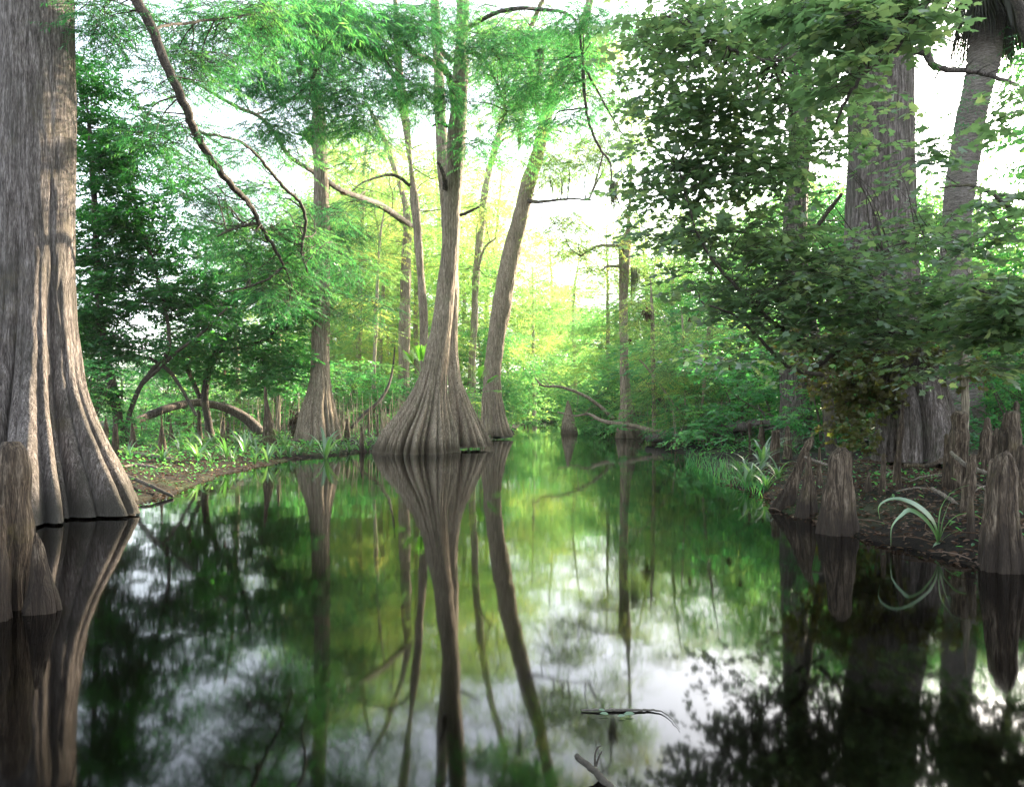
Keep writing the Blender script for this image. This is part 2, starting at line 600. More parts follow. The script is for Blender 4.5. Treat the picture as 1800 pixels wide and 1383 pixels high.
def leaves(g, P, D, Nn, size, tmpl, rnd):
    P = np.asarray(P, float)
    n = len(P)
    D = D / (np.linalg.norm(D, axis=1)[:, None] + 1e-9)
    B = np.cross(Nn, D)
    B /= np.linalg.norm(B, axis=1)[:, None] + 1e-9
    U = np.cross(D, B)
    tv, tf = tmpl
    k = len(tv)
    size = np.broadcast_to(size, (n,))
    V = P[:, None, :] + size[:, None, None] * (tv[None, :, 0:1] * D[:, None, :] + tv[None, :, 1:2] * B[:, None, :] + tv[None, :, 2:3] * U[:, None, :])
    g.v.append(V.reshape(-1, 3).astype(np.float32))
    off = (np.arange(n) * k)[:, None, None]
    for f in tf:
        F = (off + f[None]).reshape(-1, f.shape[1]) + g.n
        g.q.setdefault(f.shape[1], []).append(F)
    g.r.append(np.repeat(np.clip(rnd, 0, 1), k))
    g.n += n * k


def unit(n):
    v = rng.normal(0, 1, (n, 3))
    return v / np.linalg.norm(v, axis=1)[:, None]


def spray(g, C, rad, ntw, nlf, tl, size, tmpl, droop=0.25, hang=0.0, flat=0.35, tw=None, rbase=None, upn=1.0, jit=0.35, wind=None):
    """leafy twigs in clumps C (n,3), each clump an ellipsoid rad (3,) or (n,3); ntw twigs a clump with nlf leaves each.
    tw: a Geo that gets the twigs' own wood"""
    C = np.asarray(C, float).reshape(-1, 3)
    m = len(C)
    rad = np.broadcast_to(np.asarray(rad, float), (m, 3))
    cl = np.repeat(np.arange(m), ntw)
    n = len(cl)
    u = unit(n) * (rng.uniform(0, 1, n) ** 0.45)[:, None]
    start = C[cl] + u * rad[cl]
    a = rng.uniform(0, 2 * np.pi, n)
    outw = u.copy()
    outw[:, 2] *= 0.3
    d = outw * 1.1 + np.column_stack((np.cos(a), np.sin(a), np.zeros(n))) * 0.7
    d /= np.linalg.norm(d, axis=1)[:, None] + 1e-9
    d[:, 2] += rng.normal(-droop, 0.16, n)
    if wind is not None:
        d += np.asarray(wind)
    d /= np.linalg.norm(d, axis=1)[:, None]
    L = tl * rng.uniform(0.6, 1.3, n)
    if rbase is None:
        rbase = 0.45 + 0.22 * rng.normal(0, 1, m)
    rb = np.clip(rbase[cl] + rng.normal(0, 0.10, n), 0, 1)
    s = (np.arange(nlf) + 0.6) / nlf
    s = s[None, :] + rng.uniform(-0.25, 0.25, (n, nlf)) / nlf
    P = start[:, None, :] + d[:, None, :] * (L[:, None] * s)[..., None]
    P[..., 2] -= (droop * 0.35 * L[:, None] * s * s)
    side = np.cross(d, (0, 0, 1.0))
    side /= np.linalg.norm(side, axis=1)[:, None] + 1e-9
    sg = np.where((np.arange(nlf) % 2) == 0, 1.0, -1.0)[None, :] * np.ones((n, 1))
    D = d[:, None, :] * rng.uniform(0.35, 0.9, (n, nlf, 1)) + side[:, None, :] * (sg * rng.uniform(0.5, 1.1, (n, nlf)))[..., None]
    D[..., 2] -= hang + 0.15
    D += rng.normal(0, jit * 0.4, D.shape)
    Nn = np.zeros((n, nlf, 3))
    Nn[..., 2] = upn
    Nn += rng.normal(0, jit, Nn.shape)
    sz = size * rng.uniform(0.6, 1.25, n * nlf)
    rr = np.repeat(rb, nlf) + rng.normal(0, 0.12, n * nlf)
    leaves(g, P.reshape(-1, 3), D.reshape(-1, 3), Nn.reshape(-1, 3), sz, tmpl, rr)
    if tw is not None:
        # a twig as a thin four-sided sliver
        w = np.maximum(0.0035, tl * 0.010)
        up = np.cross(side, d)
        e = start + d * L[:, None]
        e[:, 2] -= droop * 0.35 * L
        b0 = start - d * 0.12
        V = np.stack((b0 + side * w, b0 - side * w * 0.5 + up * w, b0 - side * w * 0.5 - up * w, e), axis=1)
        F3 = np.array([[0, 1, 3], [1, 2, 3], [2, 0, 3]])
        F = (np.arange(n)[:, None, None] * 4 + F3[None]).reshape(-1, 3) + tw.n
        tw.v.append(V.reshape(-1, 3).astype(np.float32))
        tw.q.setdefault(3, []).append(F)
        tw.r.append(np.full(n * 4, 0.5))
        tw.n += n * 4


def pads(lst, dens=1.0):
    """clump centres from a list of picture regions (px, py, Y, rx px, ry px, depth m, n)"""
    out = []
    for (x, y, Y, rx, ry, dep, n) in lst:
        k = max(1, int(n * dens))
        a = rng.uniform(0, 2 * np.pi, k)
        q = np.sqrt(rng.uniform(0, 1, k))
        yy = Y + rng.uniform(-dep, dep, k)
        out.append(np.array([at(x + rx * q[i] * math.cos(a[i]), y + ry * q[i] * math.sin(a[i]), yy[i]) for i in range(k)]))
    return np.vstack(out)


def wood_to(g, anchors, C, r0=0.02, seg=5, sag=0.06):
    """thin boughs from the nearest of the anchor points to every clump"""
    anchors = np.asarray(anchors, float)
    for c in C:
        dd = np.linalg.norm(anchors - c, axis=1) + np.maximum(0, anchors[:, 2] - c[2]) * 0.25
        a = anchors[np.argmin(dd)]
        l = np.linalg.norm(c - a)
        if l < 0.05:
            continue
        mid = (a + c) / 2 + rng.normal(0, 0.08 * l, 3)
        mid[2] += sag * l
        q = a + (mid - a) * 0.5 + rng.normal(0, 0.04 * l, 3)
        rr = r0 * min(1.6, 0.45 + l * 0.3)
        add_tube(g, [a, q, mid, c], [rr, rr * 0.8, rr * 0.55, rr * 0.2], seg=seg, n=9)


def sub(path, n):
    return catmull(np.asarray(path, float)[:, :3], n)


def px_rows(lst, Y):
    """rows (x, y, z, radius) from (py, left px, right px) at distance Y (or per-row distance)"""
    out = []
    for r in lst:
        y, l, rr = r[:3]
        YY = r[3] if len(r) > 3 else Y
        c = at((l + rr) / 2, y, YY)
        out.append((c[0], c[1], c[2], (rr - l) / 2 / F_ * YY))
    return np.array(out)


def px_path(lst, Y=None):
    """(px, py, Y, radius px)"""
    P = [at(x, y, YY) for (x, y, YY, r) in lst]
    rr = [r / F_ * YY for (x, y, YY, r) in lst]
    return np.array(P), np.array(rr)


def part_geo(V, F, name, mat, parent, off):
    return mesh_np(name, V - np.asarray(off), [F], mat, parent)


def limb(parent, off, lst, name='limb', mat='limb', seg=9, wob=0.006, sub_tw=0):
    P, rr = px_path(lst)
    g = Geo()
    add_tube(g, P, rr, seg=seg, n=len(P) * 7, wob=wob)
    if sub_tw:
        A = sub(P, 40)
        for _ in range(sub_tw):
            k = random.randint(4, 38)
            a = A[k]
            l = random.uniform(0.25, 1.1) * (P[0][1] / 12)
            d = rng.normal(0, 1, 3)
            d[2] = d[2] * 0.5 - 0.2
            d /= np.linalg.norm(d)
            b = a + d * l * 0.5 + rng.normal(0, 0.05, 3)
            c = a + d * l
            c[2] -= 0.1 * l
            add_tube(g, [a, b, c], [rr.mean() * 0.28, rr.mean() * 0.17, rr.mean() * 0.06], seg=4, n=6)
    g.build(name, M[mat], parent, offset=off)
    return sub(P, 24)


# ------------------------------------------------------------------ the large cypresses
Z3 = lambda v: np.array((v[0], v[1], v[2]), float)

# 1 huge cypress
hb = np.array((at(62, 900, 8.9)[0], 8.9, 0.0))
t1 = thing('cypress_tree', 'huge grey cypress with deep buttress folds standing in the dark water', 'tree', hb, None)
rows = px_rows([(1010, -105, 225, 9.0), (930, -98, 222, 9.0), (860, -78, 203, 9.0), (780, -52, 172, 9.0), (700, -28, 147, 9.0), (600, -10, 132, 9.0),
                (480, 0, 126, 8.95), (300, 2, 124, 8.9), (120, 4, 122, 8.9), (-100, 8, 118, 8.9), (-500, 15, 108, 8.8), (-1000, 22, 98, 8.8)], 8.9)
V, F, top = fluted(rows, 8, 27, (2.3, 1.5), nseg=360, nrow=300, seed=5, rough=0.009, deep=0.30, sdeep=0.8, zbase=0.0,
                   ampl=[(-1.15, 0.33, 0.16), (-0.25, 0.30, 0.10), (-1.9, 0.4, 0.1)])
part_geo(V, F, 'trunk', M['bark_big'], t1, hb)
lim1 = limb(t1, hb, [(95, -560, 8.9, 11.7), (150, -260, 8.7, 10.9), (205, -90, 8.6, 10.1), (240, 0, 8.6, 9.4), (268, 50, 8.7, 8.6), (290, 110, 8.8, 8.2), (318, 172, 9.0, 7.8), (345, 232, 9.3, 7.0),
                     (378, 290, 9.7, 6.2), (412, 330, 10.1, 5.5), (438, 358, 10.5, 4.7), (455, 392, 10.8, 3.9), (478, 430, 11.1, 3.1), (498, 466, 11.4, 2.3), (512, 500, 11.6, 1.6), (508, 540, 11.7, 0.8)],
             'limb', 'limb', wob=0.009, sub_tw=26)
lim1b = limb(t1, hb, [(455, 392, 10.8, 3), (430, 397, 10.7, 2.6), (405, 404, 10.5, 2.2), (383, 415, 10.4, 1.2)], 'branch', 'limb', sub_tw=5)
lim1c = limb(t1, hb, [(497, 470, 11.4, 2.2), (468, 492, 11.3, 2), (430, 506, 11.2, 1.5), (385, 515, 11.0, 1)], 'branch', 'limb', sub_tw=5)
lim1d = limb(t1, hb, [(345, 232, 9.3, 2.5), (430, 255, 9.8, 2.4), (500, 330, 10.8, 3), (530, 360, 11.2, 3), (537, 400, 11.4, 2.6), (530, 440, 11.5, 2), (540, 480, 11.6, 1.5)], 'branch', 'limb', sub_tw=6)
lim1e = limb(t1, hb, [(268, 50, 8.7, 2.5), (330, 40, 9.4, 2.4), (400, 32, 10.0, 2), (480, 20, 10.8, 1.5)], 'branch', 'limb', sub_tw=6)
anch = np.vstack((lim1, lim1b, lim1c, lim1d, lim1e))
C1 = pads([(350, 300, 11.0, 60, 50, 0.7, 9), (420, 350, 11.8, 60, 50, 0.8, 12), (590, 430, 12.6, 60, 70, 0.9, 9), (520, 440, 12.6, 50, 60, .8, 9), (460, 450, 12.2, 90, 60, 0.8, 24),
            (400, 400, 11.6, 80, 40, 0.6, 12), (470, 280, 10.9, 50, 30, 0.8, 4),
           (400, 60, 10.6, 120, 60, 1.0, 24), (300, 200, 9.3, 60, 60, 0.8, 10), (200, 40, 9.0, 70, 45, 0.8, 12), (500, 510, 12, 50, 40, 0.8, 10), (330, 110, 10.2, 90, 60, .8, 10)])
g, tw = Geo(), Geo()
spray(g, C1, (0.40, 0.40, 0.07), 22, 26, 0.42, 0.068, T_SPRIG, droop=0.30, hang=0.35, tw=tw)
g.build('foliage', M['needle'], t1, offset=hb)
wood_to(tw, anch, C1[::2], 0.014)
tw.build('twigs', M['limb'], t1, offset=hb)
# crown overhead, unseen above the frame, put in to shade the foreground
g = Geo()
Cx = np.column_stack((rng.uniform(-11, -1.5, 70), rng.uniform(4.5, 15, 70), rng.uniform(8.2, 13, 70)))
spray(g, Cx, (0.9, 0.9, 0.25), 22, 14, 0.7, 0.18, T_SPRIG, droop=0.2, hang=0.2)
g.build('crown', M['needle'], t1, offset=hb)

# 2 fluted cypress (centre) and its twin stem
fb = np.array((at(735, 790, 23.2)[0], 23.2, 0.0))
t2 = thing('cypress_tree', 'fluted cypress with a flared ribbed base rising from the water mid-channel', 'tree', fb)
rows = px_rows([(812, 655, 806), (798, 658, 803), (780, 664, 800), (755, 678, 797), (719, 706, 790), (664, 735, 786), (603, 752, 791), (542, 763, 797), (450, 774, 806), (358, 779, 811),
                (293, 785, 815), (228, 788, 819), (163, 794, 822), (114, 797, 825), (70, 801, 820), (0, 803, 826), (-120, 800, 822), (-300, 795, 815)], 23.2)
V, F, top = fluted(rows, 11, 32, (2.6, 1.9), nseg=380, nrow=260, seed=31, rough=0.012, deep=0.26, sdeep=1.35, zbase=0.0)
part_geo(V, F, 'trunk', M['bark'], t2, fb)
rows = px_rows([(800, 765, 876, 25.5), (782, 770, 868, 25.5), (755, 779, 854, 25.5), (724, 786, 836, 25.5), (692, 788, 821, 25.5), (660, 787, 810, 25.6), (600, 784, 806, 25.8), (500, 778, 806, 26),
                (400, 776, 800, 26.5), (283, 769, 789, 27), (200, 764, 784, 27), (124, 762, 780, 27), (0, 756, 772, 27), (-200, 748, 762, 27)], 25.5)
V, F, top = fluted(rows, 8, 18, (2.4, 1.7), nseg=260, nrow=200, seed=48, rough=0.010, deep=0.40, sdeep=0.8, zbase=0.0)
part_geo(V, F, 'second_stem', M['bark'], t2, fb)
l2a = limb(t2, fb, [(797, 178, 23.1, 6), (790, 140, 22.9, 6), (780, 120, 22.6, 6.5), (755, 108, 22, 6), (730, 95, 21.4, 5.5), (708, 76, 21, 6), (690, 87, 20.7, 7), (665, 97, 20.4, 7), (640, 88, 20, 6.5),
                    (600, 80, 19.5, 6), (575, 78, 19.2, 6), (555, 82, 18.8, 5), (510, 75, 18.2, 4.5), (480, 62, 17.7, 3.5), (455, 52, 17.3, 3)], 'limb', 'limb', wob=0.016, sub_tw=16)
l2b = limb(t2, fb, [(575, 80, 19.2, 5), (560, 92, 19, 5), (556, 115, 18.9, 4.5), (548, 142, 18.8, 3)], 'branch', 'limb', sub_tw=3)
l2c = limb(t2, fb, [(797, 110, 23.1, 6), (780, 95, 23, 4.5), (772, 70, 23, 4), (768, 30, 22.8, 3), (766, -30, 22.7, 3)], 'branch', 'bark', sub_tw=4)
l2d = limb(t2, fb, [(782, 333, 23, 5), (781, 312, 22.8, 4), (775, 295, 22.7, 3), (769, 285, 22.6, 2)], 'branch', 'limb')
l2e = limb(t2, fb, [(786, 222, 23, 3.5), (775, 215, 22.7, 3), (760, 222, 22.5, 1.5)], 'branch', 'limb')
l2f = limb(t2, fb, [(810, 378, 23, 3), (825, 372, 22.7, 2.6), (842, 364, 22.5, 1.6)], 'branch', 'limb')
l2g = limb(t2, fb, [(822, 90, 23, 4), (850, 105, 22.5, 3), (873, 145, 22, 2.5), (892, 196, 21.8, 1.6)], 'branch', 'limb', sub_tw=8)
l2h = limb(t2, fb, [(806, 60, 23, 4), (880, 20, 21, 3.6), (960, 18, 20, 3), (1010, 35, 19, 2.2), (1024, 100, 18.6, 2), (1030, 190, 18.4, 1.6)], 'branch', 'limb', sub_tw=10)
C2 = pads([(520, 40, 17.5, 120, 45, 1.6, 36), (560, 150, 18.5, 130, 60, 1.5, 22), (650, 40, 20, 120, 40, 1.6, 46), (690, 130, 20.5, 110, 50, 1.6, 36), (600, 200, 19, 60, 40, 1.5, 10),
           (760, 30, 21.5, 80, 35, 1.5, 26), (880, 60, 21, 90, 60, 1.5, 34), (880, 170, 22, 60, 60, 1.5, 20), (960, 90, 20, 70, 70, 1.5, 24), (1010, 160, 19, 60, 70, 1.2, 18),
           (740, 180, 21, 60, 40, 1.5, 14), (490, 230, 18, 60, 50, 1.3, 14), (430, 120, 17, 80, 40, 1.3, 12), (860, 260, 22, 60, 40, 1.2, 8), (960, 200, 21, 40, 50, 1.2, 10), (1030, 30, 18, 70, 30, 1, 14)])
g, tw = Geo(), Geo()
spray(g, C2, (0.6, 0.6, 0.12), 20, 24, 0.55, 0.115, T_SPRIG, droop=0.35, hang=0.45, tw=tw)
g.build('foliage', M['needle'], t2, offset=fb)
wood_to(tw, np.vstack((l2a, l2b, l2c, l2g, l2h)), C2[::2], 0.02)
tw.build('twigs', M['limb'], t2, offset=fb)

# 3 leaning cypress
lb = np.array((at(872, 772, 37)[0], 37.0, 0.0))
t3 = thing('cypress_tree', 'leaning cypress with yellow sun along its edge, beside the fluted twin-stemmed one', 'tree', lb)
rows = px_rows([(776, 832, 910), (768, 836, 905), (745, 842, 895), (722, 845, 889), (690, 846, 884), (652, 850, 882), (595, 857, 889), (537, 865, 898), (450, 882, 913), (374, 904, 930), (325, 915, 941),
                (277, 931, 954), (211, 948, 970), (160, 962, 981), (100, 990, 1010), (40, 1018, 1034), (-40, 1036, 1050), (-200, 1048, 1058)], 37)
V, F, top = fluted(rows, 8, 19, (2.8, 2.0), sdeep=1.2, nseg=220, nrow=180, seed=61, rough=0.022, deep=0.2, zbase=0.0)
part_geo(V, F, 'trunk', M['bark'], t3, lb)
l3a = limb(t3, lb, [(945, 200, 37, 5), (935, 140, 36.5, 5), (925, 80, 36, 4.5), (945, 20, 35.5, 4), (970, -30, 35, 3)], 'limb', 'bark', sub_tw=6)
l3b = limb(t3, lb, [(926, 352, 37, 5), (945, 355, 36, 3), (1000, 350, 35, 2), (1040, 352, 34, 1.4)], 'branch', 'limb', sub_tw=3)
l3c = limb(t3, lb, [(985, 140, 37, 5), (1030, 100, 36, 4), (1060, 110, 35.5, 3), (1100, 150, 35, 2)], 'branch', 'bark', sub_tw=5)
C3 = pads([(940, 150, 36, 60, 50, 2, 18), (920, 60, 36, 60, 50, 2, 16), (1040, 110, 36, 70, 60, 2, 22), (1080, 230, 35, 60, 60, 2, 12), (960, 260, 36, 60, 60, 2, 18), (1010, 290, 35, 70, 50, 2, 13), (860, 90, 38, 80, 60, 2, 14), (980, 390, 37, 50, 40, 2, 5), (860, 200, 37, 50, 80, 2, 12)])
g, tw = Geo(), Geo()
spray(g, C3, (0.9, 0.9, 0.25), 26, 20, 0.9, 0.17, T_SPRIG, droop=0.35, hang=0.5, tw=tw)
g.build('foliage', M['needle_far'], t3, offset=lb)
wood_to(tw, np.vstack((l3a, l3b, l3c)), C3[::2], 0.03)
tw.build('twigs', M['limb'], t3, offset=lb)

# 4 knotted cypress
kb = ground_at(562, 776)
t4 = thing('cypress_tree', 'knotted cypress with a burl high on its trunk and a root mass at its foot', 'tree', kb)
YK = kb[1]
rows = px_rows([(790, 516, 606, YK), (775, 520, 603, YK), (755, 524, 598, YK), (720, 530, 590, YK), (679, 541, 583, YK), (633, 546, 580, YK), (542, 550, 579, YK), (450, 553, 579, YK), (325, 553, 576, YK), (250, 547, 573, YK),
                (228, 546, 572, YK), (200, 549, 569, YK), (163, 548, 566, YK), (100, 546, 562, YK), (0, 544, 557, YK), (-150, 542, 552, YK)], YK)
V, F, top = fluted(rows, 8, 19, (1.9, 1.3), nseg=220, nrow=180, seed=77, rough=0.014, deep=0.28, zbase=kb[2])
part_geo(V, F, 'trunk', M['bark'], t4, kb)
g = Geo()
for (x, y, r) in ((541, 236, 9), (548, 228, 8), (545, 246, 7), (537, 240, 6)):
    c = at(x, y, YK - 0.2)
    th = np.linspace(0, np.pi, 12)
    ph = np.linspace(0, 2 * np.pi, 16, endpoint=False)
    TH, PH = np.meshgrid(th, ph, indexing='ij')
    S = np.stack((np.sin(TH) * np.cos(PH), np.sin(TH) * np.sin(PH), np.cos(TH) * 1.1), -1).reshape(-1, 3)
    rr = r / F_ * YK
    S = c + S * rr * (1 + 0.28 * vnoise(S * 3, 2.2, int(x)))[:, None]
    ii = np.arange(11)[:, None] * 16
    jj = np.arange(16)[None, :]
    g.add(S, np.stack((ii + jj, ii + (jj + 1) % 16, ii + 16 + (jj + 1) % 16, ii + 16 + jj), -1).reshape(-1, 4))
g.build('burl', M['bark_dark'], t4, offset=kb)
l4a = limb(t4, kb, [(541, 240, YK, 3), (527, 237, YK - .2, 2.4), (512, 233, YK - .3, 1.4)], 'stub', 'limb')
l4b = limb(t4, kb, [(552, 170, YK, 4), (530, 172, YK - .3, 3), (500, 178, YK - 1, 2.4), (450, 200, YK - 2, 1.8), (420, 170, YK - 2.6, 1.2)], 'branch', 'bark', sub_tw=8)
l4c = limb(t4, kb, [(572, 225, YK, 3), (600, 205, YK - .5, 2.4), (640, 205, YK - 1, 1.6)], 'branch', 'bark_pale', sub_tw=3)
l4d = limb(t4, kb, [(556, 60, YK, 5), (600, 20, YK, 4), (640, -30, YK, 3)], 'branch', 'bark', sub_tw=3)
C4 = pads([(545, 470, YK + 1.0, 60, 70, 0.8, 18), (600, 400, YK + .8, 60, 50, 0.8, 14), (540, 400, YK - 1.2, 30, 40, 0.8, 4), (560, 120, YK, 60, 50, 1, 20), (470, 130, YK - 1.5, 60, 50, 1, 14), (620, 240, YK - 1, 50, 60, 1, 8),
           (560, 20, YK, 90, 30, 1, 22), (620, 520, YK, 60, 50, 1, 14), (500, 520, YK, 60, 50, 1, 14)])
g, tw = Geo(), Geo()
spray(g, C4, (0.6, 0.6, 0.18), 24, 22, 0.7, 0.11, T_SPRIG, droop=0.35, hang=0.45, tw=tw)
g.build('foliage', M['needle'], t4, offset=kb)
wood_to(tw, np.vstack((sub(rows, 30)[8:], l4b, l4c)), C4[::2], 0.02)
tw.build('twigs', M['limb'], t4, offset=kb)

# 5 slim cypress in the water on the far side
sb = np.array((at(1108, 770, 37)[0], 37.0, 0.0))
t5 = thing('cypress_tree', 'slim bare-topped cypress in the water behind the drooping fallen branch', 'tree', sb)
rows = px_rows([(778, 1082, 1136), (770, 1084, 1134), (755, 1086, 1126), (739, 1088, 1120), (710, 1091, 1114), (681, 1090, 1108), (600, 1089, 1104), (537, 1089, 1103), (450, 1088, 1108), (434, 1089, 1110), (424, 1091, 1110), (400, 1100, 1109), (340, 1104, 1111), (280, 1106, 1111)], 37)
V, F, top = fluted(rows, 6, 12, (1.6, 0.9), nseg=110, nrow=120, seed=83, rough=0.014, deep=0.26, zbase=0.0)
part_geo(V, F, 'trunk', M['bark'], t5, sb)
l5a = limb(t5, sb, [(1094, 433, 37, 4), (1075, 432, 36.5, 3), (1050, 433, 36, 2.4), (1020, 450, 35.5, 1.4)], 'branch', 'bark', sub_tw=3)
l5b = limb(t5, sb, [(1092, 468, 37, 3), (1070, 468, 36.5, 2.2), (1058, 474, 36, 1.4)], 'branch', 'bark', sub_tw=2)
C5 = pads([(1060, 250, 34, 60, 60, 1.5, 9), (1010, 380, 34, 50, 50, 1.5, 7), (1150, 400, 38, 60, 40, 1.5, 9), (1100, 200, 34, 50, 50, 1.5, 6), (1040, 420, 36, 60, 40, 1.2, 10), (1130, 470, 37, 50, 30, 1.2, 10), (1000, 430, 36, 40, 30, 1, 6), (1090, 330, 37, 40, 50, 1, 8), (1060, 480, 37, 40, 30, 1, 8)])
g, tw = Geo(), Geo()
spray(g, C5, (0.8, 0.8, 0.25), 20, 18, 0.8, 0.15, T_SPRIG, droop=0.3, hang=0.4, tw=tw)
g.build('foliage', M['needle_far'], t5, offset=sb)
wood_to(tw, np.vstack((sub(rows, 30)[10:], l5a)), C5[::2], 0.02)
tw.build('twigs', M['limb'], t5, offset=sb)

# 6 dark cypress on the right bank
db = ground_at(1605, 815)
YD = db[1]
t6 = thing('cypress_tree', 'dark thick cypress half hidden by maple leaves, on the bank with the blunt knees', 'tree', db)
rows = px_rows([(835, 1525, 1692, YD), (817, 1530, 1685, YD), (770, 1538, 1678, YD), (713, 1540, 1664, YD), (658, 1532, 1645, YD), (600, 1508, 1625, YD), (500, 1487, 1611, YD), (398, 1488, 1604, YD), (253, 1495, 1600, YD), (100, 1495, 1599, YD),
                (0, 1495, 1598, YD), (-300, 1497, 1590, YD), (-800, 1500, 1580, YD)], YD)
V, F, top = fluted(rows, 7, 15, (1.9, 0.9), nseg=180, nrow=180, seed=91, rough=0.012, deep=0.30, zbase=db[2])
part_geo(V, F, 'trunk', M['bark_dark'], t6, db)
l6 = limb(t6, db, [(1598, 90, YD, 8), (1625, 92, YD, 7), (1640, 115, YD, 6), (1665, 122, YD, 5), (1720, 128, YD, 4), (1790, 150, YD, 3)], 'branch', 'bark_dark', sub_tw=10)
g = Geo()
Cx = np.column_stack((rng.uniform(2.5, 14, 90), rng.uniform(7, 20, 90), rng.uniform(8.5, 15, 90)))  # unseen crown above the frame, put in to keep sun off the bank
spray(g, Cx, (1.0, 1.0, 0.3), 22, 14, 0.8, 0.2, T_SPRIG, droop=0.2, hang=0.2)
g.build('crown', M['needle'], t6, offset=db)
C6 = pads([(1650, 185, YD + 1, 40, 50, 1, 5), (1785, 120, YD + 2, 30, 50, 1, 5)])
g = Geo()
spray(g, C6, (0.5, 0.5, 0.2), 16, 16, 0.5, 0.10, T_SPRIG, droop=0.3, hang=0.4)
g.build('foliage', M['needle'], t6, offset=db)

# 7 cabbage palm
pb = ground_at(1702, 800)
YP = pb[1]
t7 = thing('palm_tree', 'tall curving cabbage palm with ringed grey trunk and drooping dead fronds', 'palm', pb)
rows = px_rows([(812, 1670, 1730, YP), (760, 1672, 1728, YP), (640, 1668, 1722, YP), (540, 1658, 1710, YP), (434, 1656, 1702, YP), (325, 1665, 1713, YP), (217, 1682, 1730, YP), (108, 1705, 1754, YP), (0, 1717, 1764, YP), (-90, 1722, 1768, YP)], YP)
V, F, top = fluted(rows, 7, 12, (0.01, 0.01), nseg=60, nrow=300, seed=95, rough=0.012, deep=0.0, zbase=pb[2] - 3)
ring = (0.5 + 0.5 * np.sin(V[:, 2] * 62 + 1.4 * np.sin(V[:, 0] * 9) + vnoise(V, 5, 2) * 1.5)) ** 3
cc = np.repeat(catmull(rows, 300)[:, :3], 60, axis=0)
o_ = V - cc
o_[:, 2] = 0
o_ /= np.linalg.norm(o_, axis=1)[:, None] + 1e-9
V = V + o_ * (ring * 0.013)[:, None]
M['palm_bark'] = bark_mat('palm_bark', (0.09, 0.075, 0.065), (0.22, 0.19, 0.17), (0.40, 0.36, 0.33), scale=3, stretch=9.0, bump=0.6, wet=0.01, patch=0.3)
part_geo(V, F, 'trunk', M['palm_bark'], t7, pb)


def fan_leaf(g, base, dr, length, width, nseg=22, droop=0.5, spread=1.9, rv=0.5, roll=0.0):
    """a fan of narrow folded segments from the end of a stalk"""
    dr = np.asarray(dr, float)
    dr /= np.linalg.norm(dr)
    sd_ = np.cross(dr, (0, 0, 1.0))
    if np.linalg.norm(sd_) < 0.1:
        sd_ = np.array((1.0, 0, 0))
    sd_ /= np.linalg.norm(sd_)
    ra = random.uniform(-roll, roll)
    sd_ = sd_ * math.cos(ra) + np.cross(dr, sd_) * math.sin(ra)
    for k in range(nseg):
        a = (k / (nseg - 1) - 0.5) * spread
        d = dr * math.cos(a) + sd_ * math.sin(a)
        L_ = length * (0.72 + 0.28 * math.cos(a)) * random.uniform(0.9, 1.05)
        p0 = base
        p1 = base + d * L_ * 0.5
        p2 = base + d * L_ * 0.85
        p2[2] -= droop * L_ * 0.25
        p3 = base + d * L_
        p3[2] -= droop * L_ * 0.55
        n_ = np.cross(d, (0.05, 0.02, 1.0))
        n_ /= np.linalg.norm(n_) + 1e-9
        w = width
        Vv = [p0, p1 + n_ * w, p1 - n_ * w, p2 + n_ * w * 0.7, p2 - n_ * w * 0.7, p3]
        g.add(Vv, np.array([[0, 1, 2], [3, 5, 4]]), rv)
        g.q.setdefault(4, []).append(np.array([[1, 3, 4, 2]]) + g.n - 6)


ptop = np.array(at(1743, -50, YP))
for k in range(24):
    a = k / 24 * 2 * math.pi + random.uniform(-.2, .2)
    el = random.uniform(-0.2, -0.85) if k % 3 != 0 else random.uniform(-0.2, 0.7)
    d = np.array((math.cos(a) * math.cos(el), math.sin(a) * math.cos(el), math.sin(el)))
    dead = k % 3 != 0
    g = Geo()
    e = ptop + d * (0.55 if dead else 0.9)
    add_tube(g, [ptop, ptop + d * 0.3, e], [0.016, 0.012, 0.009], seg=5, n=6)
    dd_ = d * 0.5 + np.array((0, 0, -1.1)) if dead else d
    fan_leaf(g, e, dd_, 1.15 if dead else 0.95, 0.018, 30, 0.4, 2.2 if not dead else 1.7, 0.4, roll=1.5)
    fr = g.build('frond', M['palm_dead'] if dead else M['palm'], t7, smooth=False, offset=pb)
    if dead:
        fr['label'] = 'dead brown fan hanging against the palm trunk'

